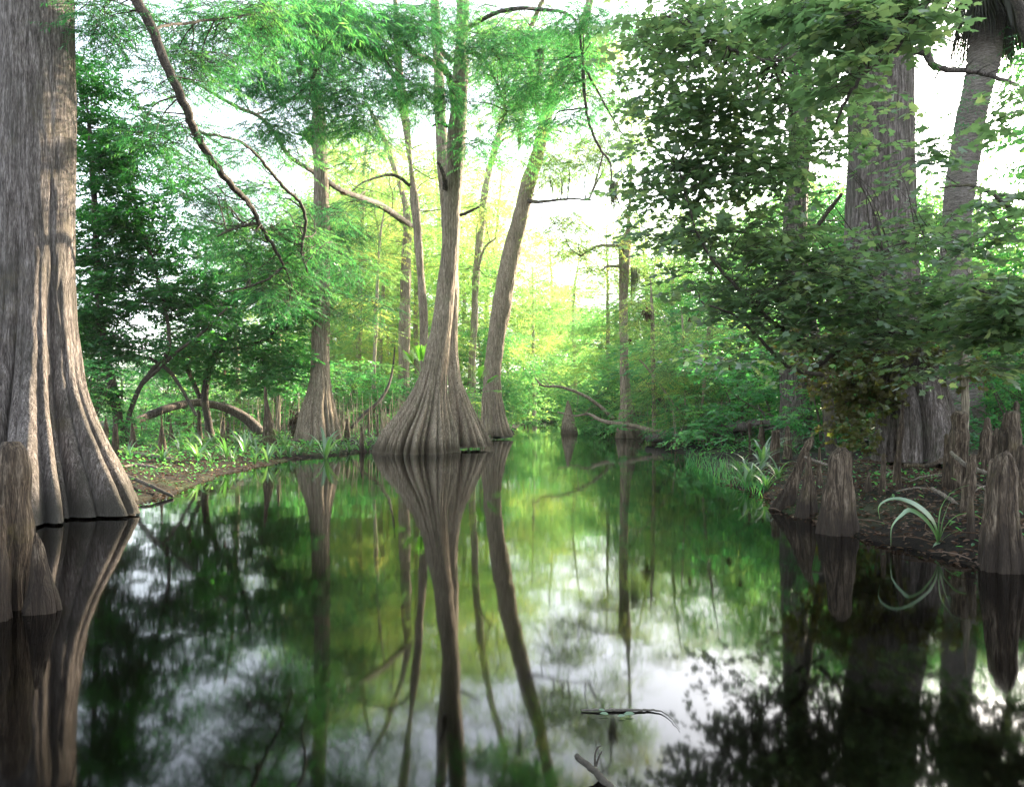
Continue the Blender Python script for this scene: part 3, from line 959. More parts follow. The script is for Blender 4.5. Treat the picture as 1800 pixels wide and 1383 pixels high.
# other trunks standing in the woods ------------------------------------------------
def woods_trunk(name, label, rowpx, seed, mat='bark_pale', branches=(), cfol=None, group=None, fmat='needle_far', fs=0.16, flare=1.2, lob=(6, 11)):
    y0 = rowpx[0]
    b = at((y0[1] + y0[2]) / 2, y0[0], y0[3])
    b[2] = gz(b[0], b[1]) if b[2] > -0.5 else b[2]
    b[2] = max(b[2], 0)
    t = thing(name, label, 'tree', b, group)
    rr = px_rows(rowpx, 0)
    rr[0, 2] = min(rr[0, 2], b[2] - 0.05)
    V, F, top = fluted(rr, lob[0], lob[1], (flare, flare * 0.6), nseg=72, nrow=110, seed=seed, rough=0.016, deep=0.16, zbase=b[2])
    part_geo(V, F, 'trunk', M[mat], t, b)
    an = [sub(rr, 30)]
    for br in branches:
        an.append(limb(t, b, br, 'branch', 'limb' if mat != 'bark_pale' else mat, sub_tw=5, seg=7))
    if cfol is not None:
        C = pads(cfol)
        g, tw = Geo(), Geo()
        spray(g, C, (0.055 * b[1] ** 0.5 * 3, 0.055 * b[1] ** 0.5 * 3, 0.2), 22, 18, 0.8, fs, T_SPRIG, droop=0.3, hang=0.35, tw=tw)
        g.build('foliage', M[fmat], t, offset=b)
        wood_to(tw, np.vstack(an), C[::3], 0.02)
        tw.build('twigs', M['twig'], t, offset=b)
    return t


woods_trunk('cypress_tree', 'grey trunk whose long mossy branch reaches towards the knotted cypress', [(752, 694, 724, 44), (720, 697, 721, 44), (664, 699, 719, 44), (560, 702, 721, 44), (450, 705, 723, 44), (400, 708, 723, 44), (350, 704, 716, 44), (250, 672, 682, 44), (180, 640, 647, 44)], 101, 'bark',
            branches=[[(722, 398, 44, 6), (700, 382, 42, 6), (670, 362, 39, 6), (640, 350, 36, 5.5), (600, 335, 33, 5), (560, 308, 30, 4.5), (515, 280, 27, 4), (495, 255, 25, 4), (480, 230, 24, 3.6), (455, 205, 23, 3.4), (420, 190, 22, 3.2), (380, 168, 21, 3), (340, 145, 20, 2.5), (310, 140, 19.5, 1.5)]],
            cfol=[(620, 300, 38, 70, 60, 3, 14), (660, 420, 42, 80, 50, 3, 18), (560, 420, 40, 60, 60, 3, 12)])
woods_trunk('cypress_tree', 'pale slender trunk curving up close behind the fluted cypress', [(770, 732, 760, 34), (700, 737, 757, 34), (603, 738, 752, 34), (542, 736, 751, 34), (450, 730, 744, 34), (374, 723, 738, 34), (293, 717, 727, 34), (228, 709, 720, 34), (156, 697, 713, 34), (100, 695, 706, 34), (0, 690, 700, 34)], 103, 'bark',
            branches=[[(703, 155, 34, 4), (680, 110, 33, 3), (660, 60, 32, 2)], [(724, 330, 34, 3), (702, 312, 33.5, 3), (680, 308, 33, 2.4), (640, 320, 32, 1.6), (620, 335, 31, 1.2)]],
            cfol=[(700, 200, 34, 80, 60, 2, 14), (760, 300, 35, 60, 60, 2, 10), (800, 360, 36, 60, 40, 2, 8)])
woods_trunk('cypress_tree', 'thin crooked sunlit trunk seen between the fluted and leaning cypresses', [(745, 818, 838, 48), (640, 823, 836, 48), (560, 828, 840, 48), (499, 830, 842, 48), (412, 837, 850, 48), (330, 848, 860, 48), (260, 864, 876, 48), (200, 884, 892, 48), (140, 880, 886, 48)], 107, 'bark_pale',
            branches=[[(855, 300, 48, 3), (880, 250, 47, 2.5), (900, 240, 46, 2)], [(834, 500, 48, 3), (850, 440, 47, 2), (870, 420, 47, 1.5)]],
            cfol=[(850, 320, 46, 70, 80, 3, 16), (880, 430, 47, 50, 60, 3, 10)])
woods_trunk('cypress_tree', 'broad pale trunk behind the maple leaves, next to the dark cypress', [(800, 1362, 1432, 20), (740, 1370, 1425, 20), (600, 1374, 1420, 20), (398, 1376, 1419, 20), (250, 1387, 1424, 20), (120, 1388, 1421, 20), (-60, 1392, 1420, 20)], 109, 'bark_dark',
            branches=[[(1420, 420, 20, 5), (1450, 380, 19.5, 4), (1480, 340, 19, 3)]])
woods_trunk('sapling', 'spindly grey trunk crossing the bright gap beside the palm', [(800, 1690, 1704, 11.5), (604, 1692, 1702, 11.5), (480, 1700, 1708, 11.5), (330, 1722, 1728, 11.5)], 113, 'bark_pale', flare=0.3)

# thin trunks deep in the lit woods: same maker, told apart by neighbours
thin = [
    (655, 40, 3.0, 430, 'thin straight sunlit pole tree between the knotted and mossy-branched trunks'),
    (628, 46, 4.5, 300, 'pale pole tree hidden by bright leaves, next after the knotted cypress'),
    (488, 30, 3.4, 480, 'slim grey pole tree standing just before the knotted cypress'),
    (420, 34, 4.0, 420, 'yellowish pole tree above the arching fallen log'),
    (362, 26, 3.5, 500, 'grey pole tree rising over the low crown of the arching log'),
    (680, 52, 3.5, 380, 'distant pole tree touching the mossy-branched trunk'),
    (1000, 46, 5.0, 700, 'broken grey stump trunk in the water at the channel bend'),
    (1150, 30, 4.0, 560, 'leaning dead pole just behind the slim cypress'),
    (1232, 26, 3.2, 600, 'upright brown stem in the thicket past the slim cypress'),
    (1205, 27, 2.6, 610, 'thin brown stem between the slim cypress and the thicket'),
]
for k, (x, Y, hw, ytop, lab) in enumerate(thin):
    dx = random.uniform(-14, 14)
    yb = HZ + 0.95 * F_ / Y
    if 'channel bend' in lab:
        yb = 752
        rowp = [(yb + 4, x - 16, x + 17, Y), (738, x - 11, x + 10, Y), (722, x - 7, x + 6, Y), (712, x - 5, x + 2, Y), (704, x - 3, x - 1, Y)]
    else:
        rowp = [(yb + 6, x - hw * 1.9, x + hw * 1.9, Y), (yb - 20, x - hw * 1.2, x + hw * 1.2, Y), ((yb + ytop) / 2, x - hw + dx * 0.4, x + hw + dx * 0.4, Y), (ytop, x - hw * 0.8 + dx, x + hw * 0.8 + dx, Y), (ytop - 70, x - hw * 0.4 + dx * 1.9, x + hw * 0.4 + dx * 1.9, Y)]
    woods_trunk('pole_tree', lab, rowp, 120 + k, 'bark_pale' if x < 960 else 'bark', flare=0.8,
                cfol=None if 'bend' in lab else [(x + dx, ytop + 10, Y, 45, 60, 1, 9), (x + dx * .5, ytop + 110, Y, 35, 50, 1, 5)])

# ------------------------------------------------------------------ maples and dark shrub trees near the camera
def leafy_tree(name, label, cat, base, stems, padl, rad, ntw, nlf, tl, size, tmpl, mat, wmat='limb', droop=0.12, hang=0.05, jit=0.3, upn=1.0, every=1, r0=0.016, stem_name='trunk', wind=None, rmean=0.45):
    t = thing(name, label, cat, base)
    an = []
    for k, s in enumerate(stems):
        an.append(limb(t, base, s, stem_name if k == 0 else 'branch', wmat, seg=8, wob=0.006))
    C = pads(padl)
    g, tw = Geo(), Geo()
    spray(g, C, rad, ntw, nlf, tl, size, tmpl, droop=droop, hang=hang, tw=tw, jit=jit, upn=upn, wind=wind, rbase=rmean + 0.2 * rng.normal(0, 1, len(C)))
    g.build('foliage', M[mat], t, offset=base, smooth=False)
    wood_to(tw, np.vstack(an), C[::every], r0)
    tw.build('twigs', M[wmat], t, offset=base)
    return t


mb = ground_at(1462, 800)
leafy_tree('maple_tree', 'maple with broad layered leaves spread over the bank and the blunt knees', 'tree', mb,
           [[(1462, 800, mb[1], 10), (1455, 700, mb[1] - .2, 9), (1440, 620, mb[1] - .5, 8), (1420, 520, mb[1] - .8, 7), (1405, 380, mb[1] - 1, 6), (1398, 235, mb[1] - 1.3, 5), (1388, 185, mb[1] - 1.6, 4.5), (1358, 110, mb[1] - 2, 4), (1335, 40, mb[1] - 2.2, 3), (1320, -60, mb[1] - 2.5, 2)],
            [(1358, 110, 7.5, 3.5), (1300, 94, 7.3, 3), (1240, 60, 7.2, 2), (1180, 30, 7.1, 1.2)],
            [(1440, 620, 8.8, 5), (1350, 560, 8.2, 4), (1290, 500, 7.8, 3), (1230, 420, 7.6, 2.2), (1190, 290, 7.5, 1.3)],
            [(1430, 560, 8.8, 4), (1500, 480, 8.4, 3.4), (1560, 440, 8.2, 2.4), (1650, 410, 8.0, 1.5)],
            [(1440, 640, 8.8, 5), (1500, 600, 8.2, 4), (1600, 580, 7.8, 3), (1700, 590, 7.4, 2)],
            [(1446, 660, 8.8, 4), (1380, 640, 8.2, 3), (1300, 560, 7.8, 2.5), (1230, 530, 7.6, 1.6)]],
           [(1180, 60, 7.6, 80, 60, .8, 34), (1270, 60, 7.6, 90, 60, .8, 36), (1400, 60, 8.0, 90, 60, .8, 36), (1200, 170, 7.8, 80, 60, .8, 30), (1300, 190, 7.8, 90, 60, .8, 38),
            (1160, 300, 8.0, 50, 60, .8, 20), (1240, 300, 8.0, 90, 60, .8, 38), (1350, 310, 8.2, 90, 60, .9, 36), (1450, 200, 8.4, 70, 80, .9, 36),
            (1190, 410, 8.2, 60, 30, .8, 16), (1290, 415, 8.2, 90, 45, .8, 32), (1400, 450, 8.4, 90, 60, .8, 36), (1500, 500, 8.0, 90, 60, .8, 50), (1280, 500, 8.2, 80, 30, .8, 18),
            (1350, 550, 8.2, 90, 30, .8, 24), (1460, 580, 8.2, 90, 45, .8, 32), (1580, 560, 8.0, 90, 40, .8, 30), (1640, 490, 8.0, 70, 40, .8, 18), (1720, 540, 8, 70, 40, .8, 18),
            (1310, 620, 8.6, 80, 30, .8, 8), (1600, 650, 8.4, 50, 25, .6, 6), (1640, 390, 8.6, 50, 40, .8, 8), (1570, 300, 8.6, 50, 50, .8, 7), (1600, 420, 8.4, 60, 40, .8, 14)],
           (0.34, 0.34, 0.06), 5, 6, 0.34, 0.084, T_MAPLE, 'maple', every=3, r0=0.010, jit=0.34)
mb2 = np.array((at(1800, 900, 6.4)[0] + 0.6, 6.6, 0.0))
mb2[2] = gz(mb2[0], mb2[1])
leafy_tree('maple_tree', 'maple whose dark branch crosses the dark cypress up high', 'tree', mb2,
           [[(2010, 960, 6.6, 12), (1960, 700, 6.6, 11), (1900, 400, 6.5, 10), (1830, 150, 6.3, 9), (1760, -80, 6.1, 8)],
            [(1780, -40, 6.1, 6), (1700, -60, 5.9, 5), (1612, 28, 5.8, 4.5), (1575, 85, 5.8, 4), (1520, 128, 5.8, 3.6), (1485, 180, 5.8, 2.6), (1470, 220, 5.9, 1.4)],
            [(1900, 400, 6.5, 6), (1800, 380, 6.4, 4), (1720, 330, 6.3, 3), (1650, 330, 6.3, 1.6)],
            [(1930, 600, 6.6, 6), (1850, 560, 6.5, 4), (1780, 540, 6.4, 3), (1700, 500, 6.3, 1.6)]],
           [(1540, 30, 6.0, 80, 50, .5, 30), (1440, 20, 6.2, 70, 40, .5, 18), (1500, 130, 6.0, 40, 40, .5, 7), (1790, 370, 6.6, 40, 40, .5, 6),
            (1770, 520, 6.6, 70, 50, .5, 26), (1700, 430, 6.6, 50, 30, .5, 4), (1795, 190, 6.6, 30, 40, .5, 4), (1640, 260, 6.3, 30, 30, .5, 2), (1760, 610, 7, 60, 40, .5, 14)],
           (0.24, 0.24, 0.06), 7, 7, 0.28, 0.085, T_MAPLE, 'maple', every=2, r0=0.009, jit=0.34)
# shrub tree behind the huge cypress
shb = ground_at(215, 782)
YS = shb[1]
leafy_tree('shrub_tree', 'dark glossy shrub tree right behind the huge cypress', 'tree', shb,
           [[(215, 790, YS, 9), (200, 690, YS, 8), (180, 600, YS, 7), (172, 480, YS - .2, 6), (165, 350, YS - .2, 5), (155, 200, YS - .2, 3)],
            [(222, 785, YS, 4), (226, 735, YS, 4), (244, 685, YS, 4), (268, 650, YS, 3.6), (296, 615, YS, 3.2), (290, 540, YS, 3), (260, 430, YS, 3), (230, 330, YS, 2)],
            [(250, 675, YS, 3.4), (310, 620, YS, 3), (355, 585, YS, 2.4), (400, 540, YS, 1.6)]],
           [(160, 150, YS, 50, 55, .8, 34), (165, 250, YS, 60, 50, 1, 44), (190, 330, YS, 70, 60, 1, 46), (180, 420, YS, 80, 60, 1, 60), (260, 420, YS, 70, 50, 1, 34), (170, 520, YS, 70, 60, 1, 60),
            (260, 500, YS, 80, 50, 1, 34), (330, 490, YS + .5, 60, 45, 1, 20), (180, 610, YS, 70, 50, 1, 40), (330, 560, YS + .5, 70, 40, 1, 20), (160, 690, YS, 40, 40, .8, 18), (240, 240, YS, 60, 50, 1, 22), (290, 330, YS, 50, 40, 1, 12), (240, 600, YS, 60, 30, .8, 12),
            (370, 430, YS + .5, 50, 30, 1, 6)],
           (0.42, 0.42, 0.12), 13, 11, 0.40, 0.125, T_OVAL, 'shrub_dark', every=3, jit=0.5, droop=0.2)
s2 = ground_at(420, 775)
leafy_tree('shrub_tree', 'bright green shrub tree leaning over the arching fallen log', 'tree', s2,
           [[(372, 770, s2[1], 6), (360, 690, s2[1], 6), (380, 620, s2[1], 5), (420, 560, s2[1], 4), (440, 480, s2[1], 3)],
            [(352, 700, s2[1], 4), (330, 640, s2[1], 4), (350, 600, s2[1], 3)], [(380, 620, s2[1], 3), (460, 600, s2[1], 3), (500, 560, s2[1], 2)]],
           [(370, 520, s2[1], 80, 50, 1, 30), (460, 560, s2[1], 80, 60, 1.2, 42), (350, 610, s2[1], 70, 40, 1, 34), (440, 650, s2[1], 70, 40, 1, 28), (500, 620, s2[1] + .6, 50, 60, 1, 30), (380, 440, s2[1] + .6, 60, 40, 1, 12), (300, 640, s2[1], 50, 40, 1, 18), (460, 480, s2[1] + .6, 60, 40, 1, 22)],
           (0.50, 0.50, 0.14), 13, 12, 0.45, 0.135, T_OVAL, 'broad', every=3, jit=0.5, droop=0.2)

# climbing vine leaves by the dark cypress
vb = ground_at(1490, 822)
vt = leafy_tree('vine', 'olive green three-leaved vine climbing the maple stem behind the short knees', 'vine', vb,
                [[(1495, 825, vb[1] - .2, 3), (1500, 760, vb[1] - .25, 3), (1485, 700, vb[1] - .3, 2.6), (1500, 640, vb[1] - .3, 2), (1480, 560, vb[1] - .3, 1.5)]],
                [(1490, 740, vb[1] - .9, 45, 40, .2, 22), (1520, 700, vb[1] - .9, 50, 40, .2, 26), (1470, 660, vb[1] - .9, 50, 40, .3, 26), (1540, 650, vb[1] - .9, 60, 40, .3, 26), (1510, 600, vb[1] - .9, 80, 40, .3, 26), (1520, 775, vb[1] - .6, 25, 25, .15, 8), (1430, 620, vb[1] - .9, 60, 40, .3, 18), (1620, 620, vb[1] - .9, 60, 35, .3, 22), (1690, 640, vb[1] - .9, 60, 40, .3, 18), (1560, 690, vb[1] - .9, 50, 30, .3, 10)],
                (0.15, 0.12, 0.08), 5, 5, 0.13, 0.08, T_MAPLE, 'vine', every=2, r0=0.006, upn=0.35, jit=0.4, stem_name='stem')

# ------------------------------------------------------------------ knees
def knee(lab, tip, base, yb=None, hw=None, seed=0, blunt=0.55, parent=None, ngr=7, Yk=None, name='cypress_knee', group='cypress knees', lump=0.0):
    """tip (px, py), base (left px, right px, py)"""
    bl, br, by = base
    if Yk is None:
        c = ground_at((bl + br) / 2, by)
        Yk = c[1]
        m_ = (bl + br) / 2
        bl, br = m_ + (bl - m_) * .9, m_ + (br - m_) * .9
    else:
        c = at((bl + br) / 2, by, Yk)
    zb = -0.06 if c[2] < 0.03 else c[2] - 0.07
    r0 = (br - bl) / 2 / F_ * Yk
    tp = at(tip[0], tip[1], Yk)
    cx = at((bl + br) / 2, by, Yk)
    H = tp[2] - max(c[2], 0)
    q = np.random.default_rng(seed)
    s = np.array((0, 0.12, 0.3, 0.5, 0.68, 0.82, 0.91, 0.965, 1.0))
    prof = np.array((1.0, 0.90, 0.72, 0.54, 0.41, 0.32, 0.25, 0.17, 0.03))
    prof = prof ** (1.32 - blunt) * (1 + np.where(s > .45, 0.10, 0) * np.sin(s * q.uniform(14, 22) + q.uniform(0, 6)))
    prof[0] = 1.0
    prof[-1] = 0.04
    rr = []
    for a, p in zip(s, prof):
        z = zb + (tp[2] - zb) * a
        x = cx[0] + (tp[0] - cx[0]) * (a ** 1.2) + q.normal(0, 0.02) * r0
        rr.append((x, Yk + r0 * 0.25 * (1 - a), z, r0 * p))
    n = 30 if H * F_ / Yk < 60 else 70
    m = 36 if H * F_ / Yk < 60 else 110
    V, F, top = fluted(rr, ngr, ngr * 2 + 1, (H * 0.75, H * 0.35), nseg=m, nrow=n, seed=seed + 7, rough=0.085 * r0 + lump, deep=0.27, zbase=zb)
    g = Geo()
    off = (cx[0], Yk, max(c[2], 0))
    g.add(V, F, 0.5)
    g.q.setdefault(m, []).append(np.arange(m)[None, :] + (n - 1) * m)
    o = g.build(name, M['knee'], None, offset=off)
    o.location = off
    tag(o, lab, 'cypress knee', group)
    return o


knee('tall rugged knee overlapping the huge cypress base, its top knobbly', (20, 776), (-26, 46, 1078), seed=1, Yk=4.55, blunt=0.72, lump=0.008, ngr=8)
knee('small crooked knee in the water in front of the huge cypress', (63, 936), (50, 101, 1073), seed=2, Yk=4.5, blunt=0.12, lump=0.010, ngr=5)
knee('rounded knee cut by the picture edge beside the tall rugged knee', (-4, 884), (-40, 14, 1088), seed=3, Yk=4.3, blunt=0.8)
rk = [
    ('long dark knee leaning away from the water beside the strap-leaved plant', (1427, 767), (1352, 1397, 893), 0.45),
    ('narrow knee standing between the long leaning one and the blunt pale one', (1423, 796), (1404, 1437, 903), 0.7),
    ('blunt pale fluted knee at the water edge, in front of the vine', (1479, 786), (1442, 1503, 938), 0.72),
    ('tall slender knee against the base of the dark cypress', (1588, 704), (1558, 1594, 858), 0.8),
    ('short finger-like knee touching the tall slender one', (1554, 796), (1544, 1558, 866), 0.8),
    ('wide round-topped knee at the edge of the dark cypress', (1687, 722), (1660, 1716, 858), 0.82),
    ('small knee in front of the wide round-topped one', (1711, 796), (1684, 1720, 900), 0.85),
    ('thin upright knee between the wide round-topped one and the big pair', (1736, 733), (1718, 1745, 824), 0.75),
    ('broad knee behind the largest front knee, yellow light on its edge', (1779, 722), (1750, 1797, 852), 0.72),
    ('tall narrow knee peeping over the broad one', (1787, 703), (1776, 1802, 812), 0.7),
    ('largest front knee with rounded head, in the water', (1768, 791), (1724, 1822, 1004), 0.66),
    ('grey knee leaning against the largest front knee', (1745, 804), (1718, 1756, 988), 0.72),
    ('low knee by the frame edge behind the largest front knee', (1797, 780), (1780, 1816, 905), 0.7),
    ('pale knee tip among weeds, first past the fallen log', (1317, 741), (1310, 1328, 812), 0.6),
    ('wide knee among weeds behind the strap-leaved plant', (1337, 731), (1328, 1351, 790), 0.6),
    ('dark slim knee between the weeds and the long leaning knee', (1363, 756), (1354, 1371, 834), 0.7),
    ('dark stub knee behind the long leaning knee', (1384, 748), (1377, 1393, 806), 0.7),
    ('thin knee rising beside the fold of the dark cypress, past the tall slender knee', (1610, 742), (1602, 1618, 822), 0.5),
    ('low knob knee in the litter between the blunt pale and the short finger-like ones', (1526, 826), (1517, 1536, 864), 0.7),
    ('small knee fused to the wide round-topped one, dark side', (1664, 762), (1654, 1674, 846), 0.6),
    ('slender knee between the thin upright one and the broad one', (1752, 752), (1743, 1760, 838), 0.55),
    ('short split knee at the foot of the blunt pale one', (1452, 850), (1438, 1462, 930), 0.5),
    ('little knee in shade right behind the narrow one', (1440, 786), (1432, 1449, 862), 0.5),
    ('tiny knee on the mud edge beside the grey leaning one', (1706, 872), (1698, 1716, 946), 0.6),
]
for k, (lab, tip, base, bl) in enumerate(rk):
    knee(lab, tip, base, seed=200 + k * 3, blunt=bl, lump=0.007)
lk = [
    ('twin-peaked dark knee under the arching fallen log', (284, 722), (270, 298, 803), 0.25),
    ('smooth conical knee below the top of the arching log', (325, 712), (313, 336, 762), 0.35),
    ('faint dark knee partly hidden by the smooth conical one', (313, 722), (304, 320, 764), 0.3),
    ('small brown cone knee among the strap leaves mid-bank', (392, 734), (381, 400, 789), 0.3),
    ('tiny stub knee beside the small brown cone', (401, 741), (396, 406, 778), 0.3),
    ('tallest spiky splintered knee near the foot of the arching log', (466, 680), (456, 489, 789), 0.08),
    ('blurred slanting knee just behind the tallest spiky one', (489, 688), (478, 499, 756), 0.1),
    ('dark post-like knee near the huge cypress base', (203, 744), (194, 210, 800), 0.4),
    ('rotting brown knee touching the folds of the huge cypress', (186, 730), (172, 196, 792), 0.5),
    ('low dark knee between the huge cypress and the twin-peaked one', (232, 742), (224, 242, 792), 0.3),
    ('slim knee between the twin-peaked one and the smooth cone', (300, 734), (293, 308, 780), 0.3),
    ('narrow knee halfway along the arching log', (350, 722), (344, 357, 776), 0.3),
    ('pointed knee leaning on the knotted cypress roots', (516, 723), (508, 523, 764), 0.2),
    ('slim pointed knee just past the knotted cypress flare', (610, 735), (604, 616, 776), 0.25),
    ('knee at the water edge between the knotted and fluted cypresses', (636, 750), (630, 642, 794), 0.35),
    ('hooked small knee far back between the knotted and fluted cypresses', (622, 697), (616, 627, 752), 0.2),
    ('brown knee behind the diagonal stick', (648, 722), (643, 654, 766), 0.2),
    ('small knee close to the flare of the fluted cypress', (664, 726), (658, 671, 772), 0.25),
    ('short knee farther behind the knotted cypress', (498, 716), (493, 505, 752), 0.2),
    ('grey knee standing before the mossy-branched trunk', (684, 706), (678, 690, 756), 0.2),
    ('thin far knee among reeds above the arching log', (428, 700), (423, 433, 754), 0.2),
    ('tiny far knee among reeds above the strap leaves', (412, 716), (408, 416, 756), 0.2),
]
for k, (lab, tip, base, bl) in enumerate(lk):
    knee(lab, tip, base, seed=300 + k * 3, blunt=bl, lump=0.004)

# root mass at the knotted cypress
rb_ = ground_at(545, 768)
g = Geo()
for k in range(46):
    a = random.uniform(0, math.pi * 2)
    p = at(random.uniform(518, 562), random.uniform(728, 762), rb_[1] - random.uniform(0.7, 1.2))
    q = p + np.array((random.uniform(-.35, .35), random.uniform(-.2, .1), random.uniform(-.25, .2)))
    e = q + np.array((random.uniform(-.3, .3), random.uniform(-.2, .1), random.uniform(-.45, -.1)))
    add_tube(g, [p, q, e], [0.05, random.uniform(.03, .08), 0.02], seg=6, n=8, wob=0.01)
for (x, y, r) in ((540, 742, 17), (528, 752, 13), (552, 752, 14), (538, 764, 16), (522, 764, 10)):
    c = at(x, y, rb_[1] - 0.7)
    TH, PH = np.meshgrid(np.linspace(0, np.pi, 16), np.linspace(0, 2 * np.pi, 24, endpoint=False), indexing='ij')
    S = np.stack((np.sin(TH) * np.cos(PH), np.sin(TH) * np.sin(PH), np.cos(TH)), -1).reshape(-1, 3)
    S = c + S * (r / F_ * rb_[1]) * (1 + 0.3 * vnoise(S * 3, 3, x))[:, None]
    ii = np.arange(15)[:, None] * 24
    jj = np.arange(24)[None, :]
    g.add(S, np.stack((ii + jj, ii + (jj + 1) % 24, ii + 24 + (jj + 1) % 24, ii + 24 + jj), -1).reshape(-1, 4))
o = g.build('root_mass', M['knee'], t4, offset=kb)

# ------------------------------------------------------------------ fallen wood
def stick(name, lab, pts, cat='branch', mat='stick', group=None, tw=0, seg=8, wob=0.004):
    P, rr = px_path(pts)
    off = P[0].copy()
    g = Geo()
    add_tube(g, P, rr, seg=seg, n=len(P) * 6, wob=wob)
    A = sub(P, 30)
    for _ in range(tw):
        k = random.randint(3, 28)
        l = random.uniform(0.15, 0.6) * P[0][1] / 20
        d = rng.normal(0, 1, 3)
        d[1] *= 0.5
        d /= np.linalg.norm(d)
        add_tube(g, [A[k], A[k] + d * l * .5 + rng.normal(0, .03, 3), A[k] + d * l], [rr.mean() * .35, rr.mean() * .22, rr.mean() * .08], seg=4, n=6)
    o = g.build(name, M[mat], None, offset=off)
    o.location = off
    return tag(o, lab, cat, group)


Yl = ground_at(455, 770)[1]
stick('fallen_log', 'mossy log arching over the left bank knees', [(236, 742, Yl - 3, 6), (262, 730, Yl - 2.5, 7), (300, 716, Yl - 2, 7), (340, 708, Yl - 1, 7), (378, 712, Yl - .6, 7), (410, 722, Yl - .3, 8), (436, 738, Yl - .1, 9), (456, 758, Yl, 10)], 'log', 'bark_dark', seg=14)
bpx = bpy.data.objects['fallen_log']
bpx['label'] = 'mossy log arching over the knees near the huge cypress'
stick('fallen_branch', 'pale stick lying on mud beside the huge cypress', [(218, 820, 13, 2.5), (245, 817, 13.2, 3), (275, 822, 13, 2)], tw=2)
stick('fallen_branch', 'dark stick sloping from mud into the water', [(222, 836, 11.6, 3), (262, 852, 10.9, 3.5), (303, 872, 10.6, 3)], mat='twig')
stick('fallen_branch', 'long pale stick under the twin-peaked knee', [(236, 796, 16.5, 2), (275, 802, 16.2, 3), (310, 808, 16, 2.4)], tw=3)
stick('leaning_branch', 'dark stick rising diagonally towards the mossy-branched trunk', [(618, 752, 30, 3), (640, 728, 30.5, 3.4), (666, 706, 31, 3.2), (682, 680, 31.5, 2.6), (690, 650, 32, 2), (694, 610, 32.3, 1.2)], mat='limb', tw=3)
stick('leaning_branch', 'brown branch behind the dark shrub tree sloping to the arching log', [(262, 628, 22.5, 2.5), (280, 640, 22.5, 3.2), (300, 655, 22.5, 3.4), (322, 688, 22.3, 3), (345, 730, 22, 3)], mat='limb', tw=6)
stick('fallen_branch', 'long bare branch reaching over the water past the slim cypress', [(1215, 765, 29, 5), (1150, 757, 30, 5), (1110, 748, 31, 4), (1060, 740, 32, 3.5), (1035, 728, 33, 2.4), (1010, 731, 33.5, 1.8), (980, 724, 34, 1.2)], mat='bark', tw=6)
stick('fallen_branch', 'drooping bare branch crossing in front of the slim cypress', [(1078, 736, 33, 3.5), (1052, 712, 33, 3), (1020, 692, 33, 2.8), (985, 680, 33, 2.4), (955, 678, 33, 2), (940, 664, 33, 1.4)], mat='bark', tw=8)
stick('leaning_branch', 'mossy broken trunk leaning behind the slim cypress', [(1184, 732, 31, 6), (1165, 705, 31, 5.5), (1150, 690, 31, 5), (1141, 672, 31, 4)], mat='bark_dark', tw=3)
stick('leaning_branch', 'long thin dead stem slanting through the thicket', [(1196, 726, 28, 2), (1170, 690, 28, 2), (1140, 650, 28, 1.8), (1124, 632, 28, 1.4)], mat='bark', tw=3)
stick('fallen_log', 'dark rotting log low over the water before the thicket', [(1138, 770, 30, 6), (1180, 766, 28.5, 9), (1230, 762, 27, 11), (1280, 754, 24, 10), (1340, 745, 21, 8), (1400, 742, 19, 6)], 'log', 'bark_dark', seg=16, wob=0.035, tw=26)
stick('fallen_branch', 'barkless curved stick between the wide and the largest knees', [(1672, 795, 8.2, 3), (1695, 815, 7.9, 4), (1720, 826, 7.6, 4), (1738, 832, 7.4, 3)], mat='stick')
stick('fallen_branch', 'horizontal root-like stick before the dark cypress base', [(1590, 818, 10.2, 4), (1630, 818, 10, 4), (1655, 808, 10, 3.5), (1668, 802, 10, 3)], mat='knee')
stick('fallen_branch', 'pale stick bridging the narrow and blunt knees', [(1415, 803, 8.9, 2), (1440, 812, 8.6, 2.4), (1470, 822, 8.3, 2)], mat='stick')
stick('fallen_branch', 'brown stick behind the drooping strap plant', [(1638, 858, 8.3, 3), (1665, 874, 8, 3.5), (1688, 892, 7.8, 3)], mat='stick')
for k, (x0, y0, x1, y1, lab) in enumerate([
        (1598, 850, 1660, 838, 'thin forked twig lying behind the drooping strap plant'),
        (1575, 868, 1640, 862, 'dark thin twig on mud past the tall slender knee'),
        (1706, 870, 1748, 856, 'crossed thin twig before the small knee'),
        (1540, 832, 1596, 846, 'thin twig at the foot of the tall slender knee'),
        (1704, 854, 1744, 872, 'other crossed twig before the small knee')]):
    a, b = ground_at(x0, y0), ground_at(x1, y1)
    stick('twig', lab, [(x0, y0 - 4, a[1], 1.2), ((x0 + x1) / 2, (y0 + y1) / 2 - 8, (a[1] + b[1]) / 2, 1.6), (x1, y1 - 3, b[1], 0.8)], 'twig', tw=4, seg=5)

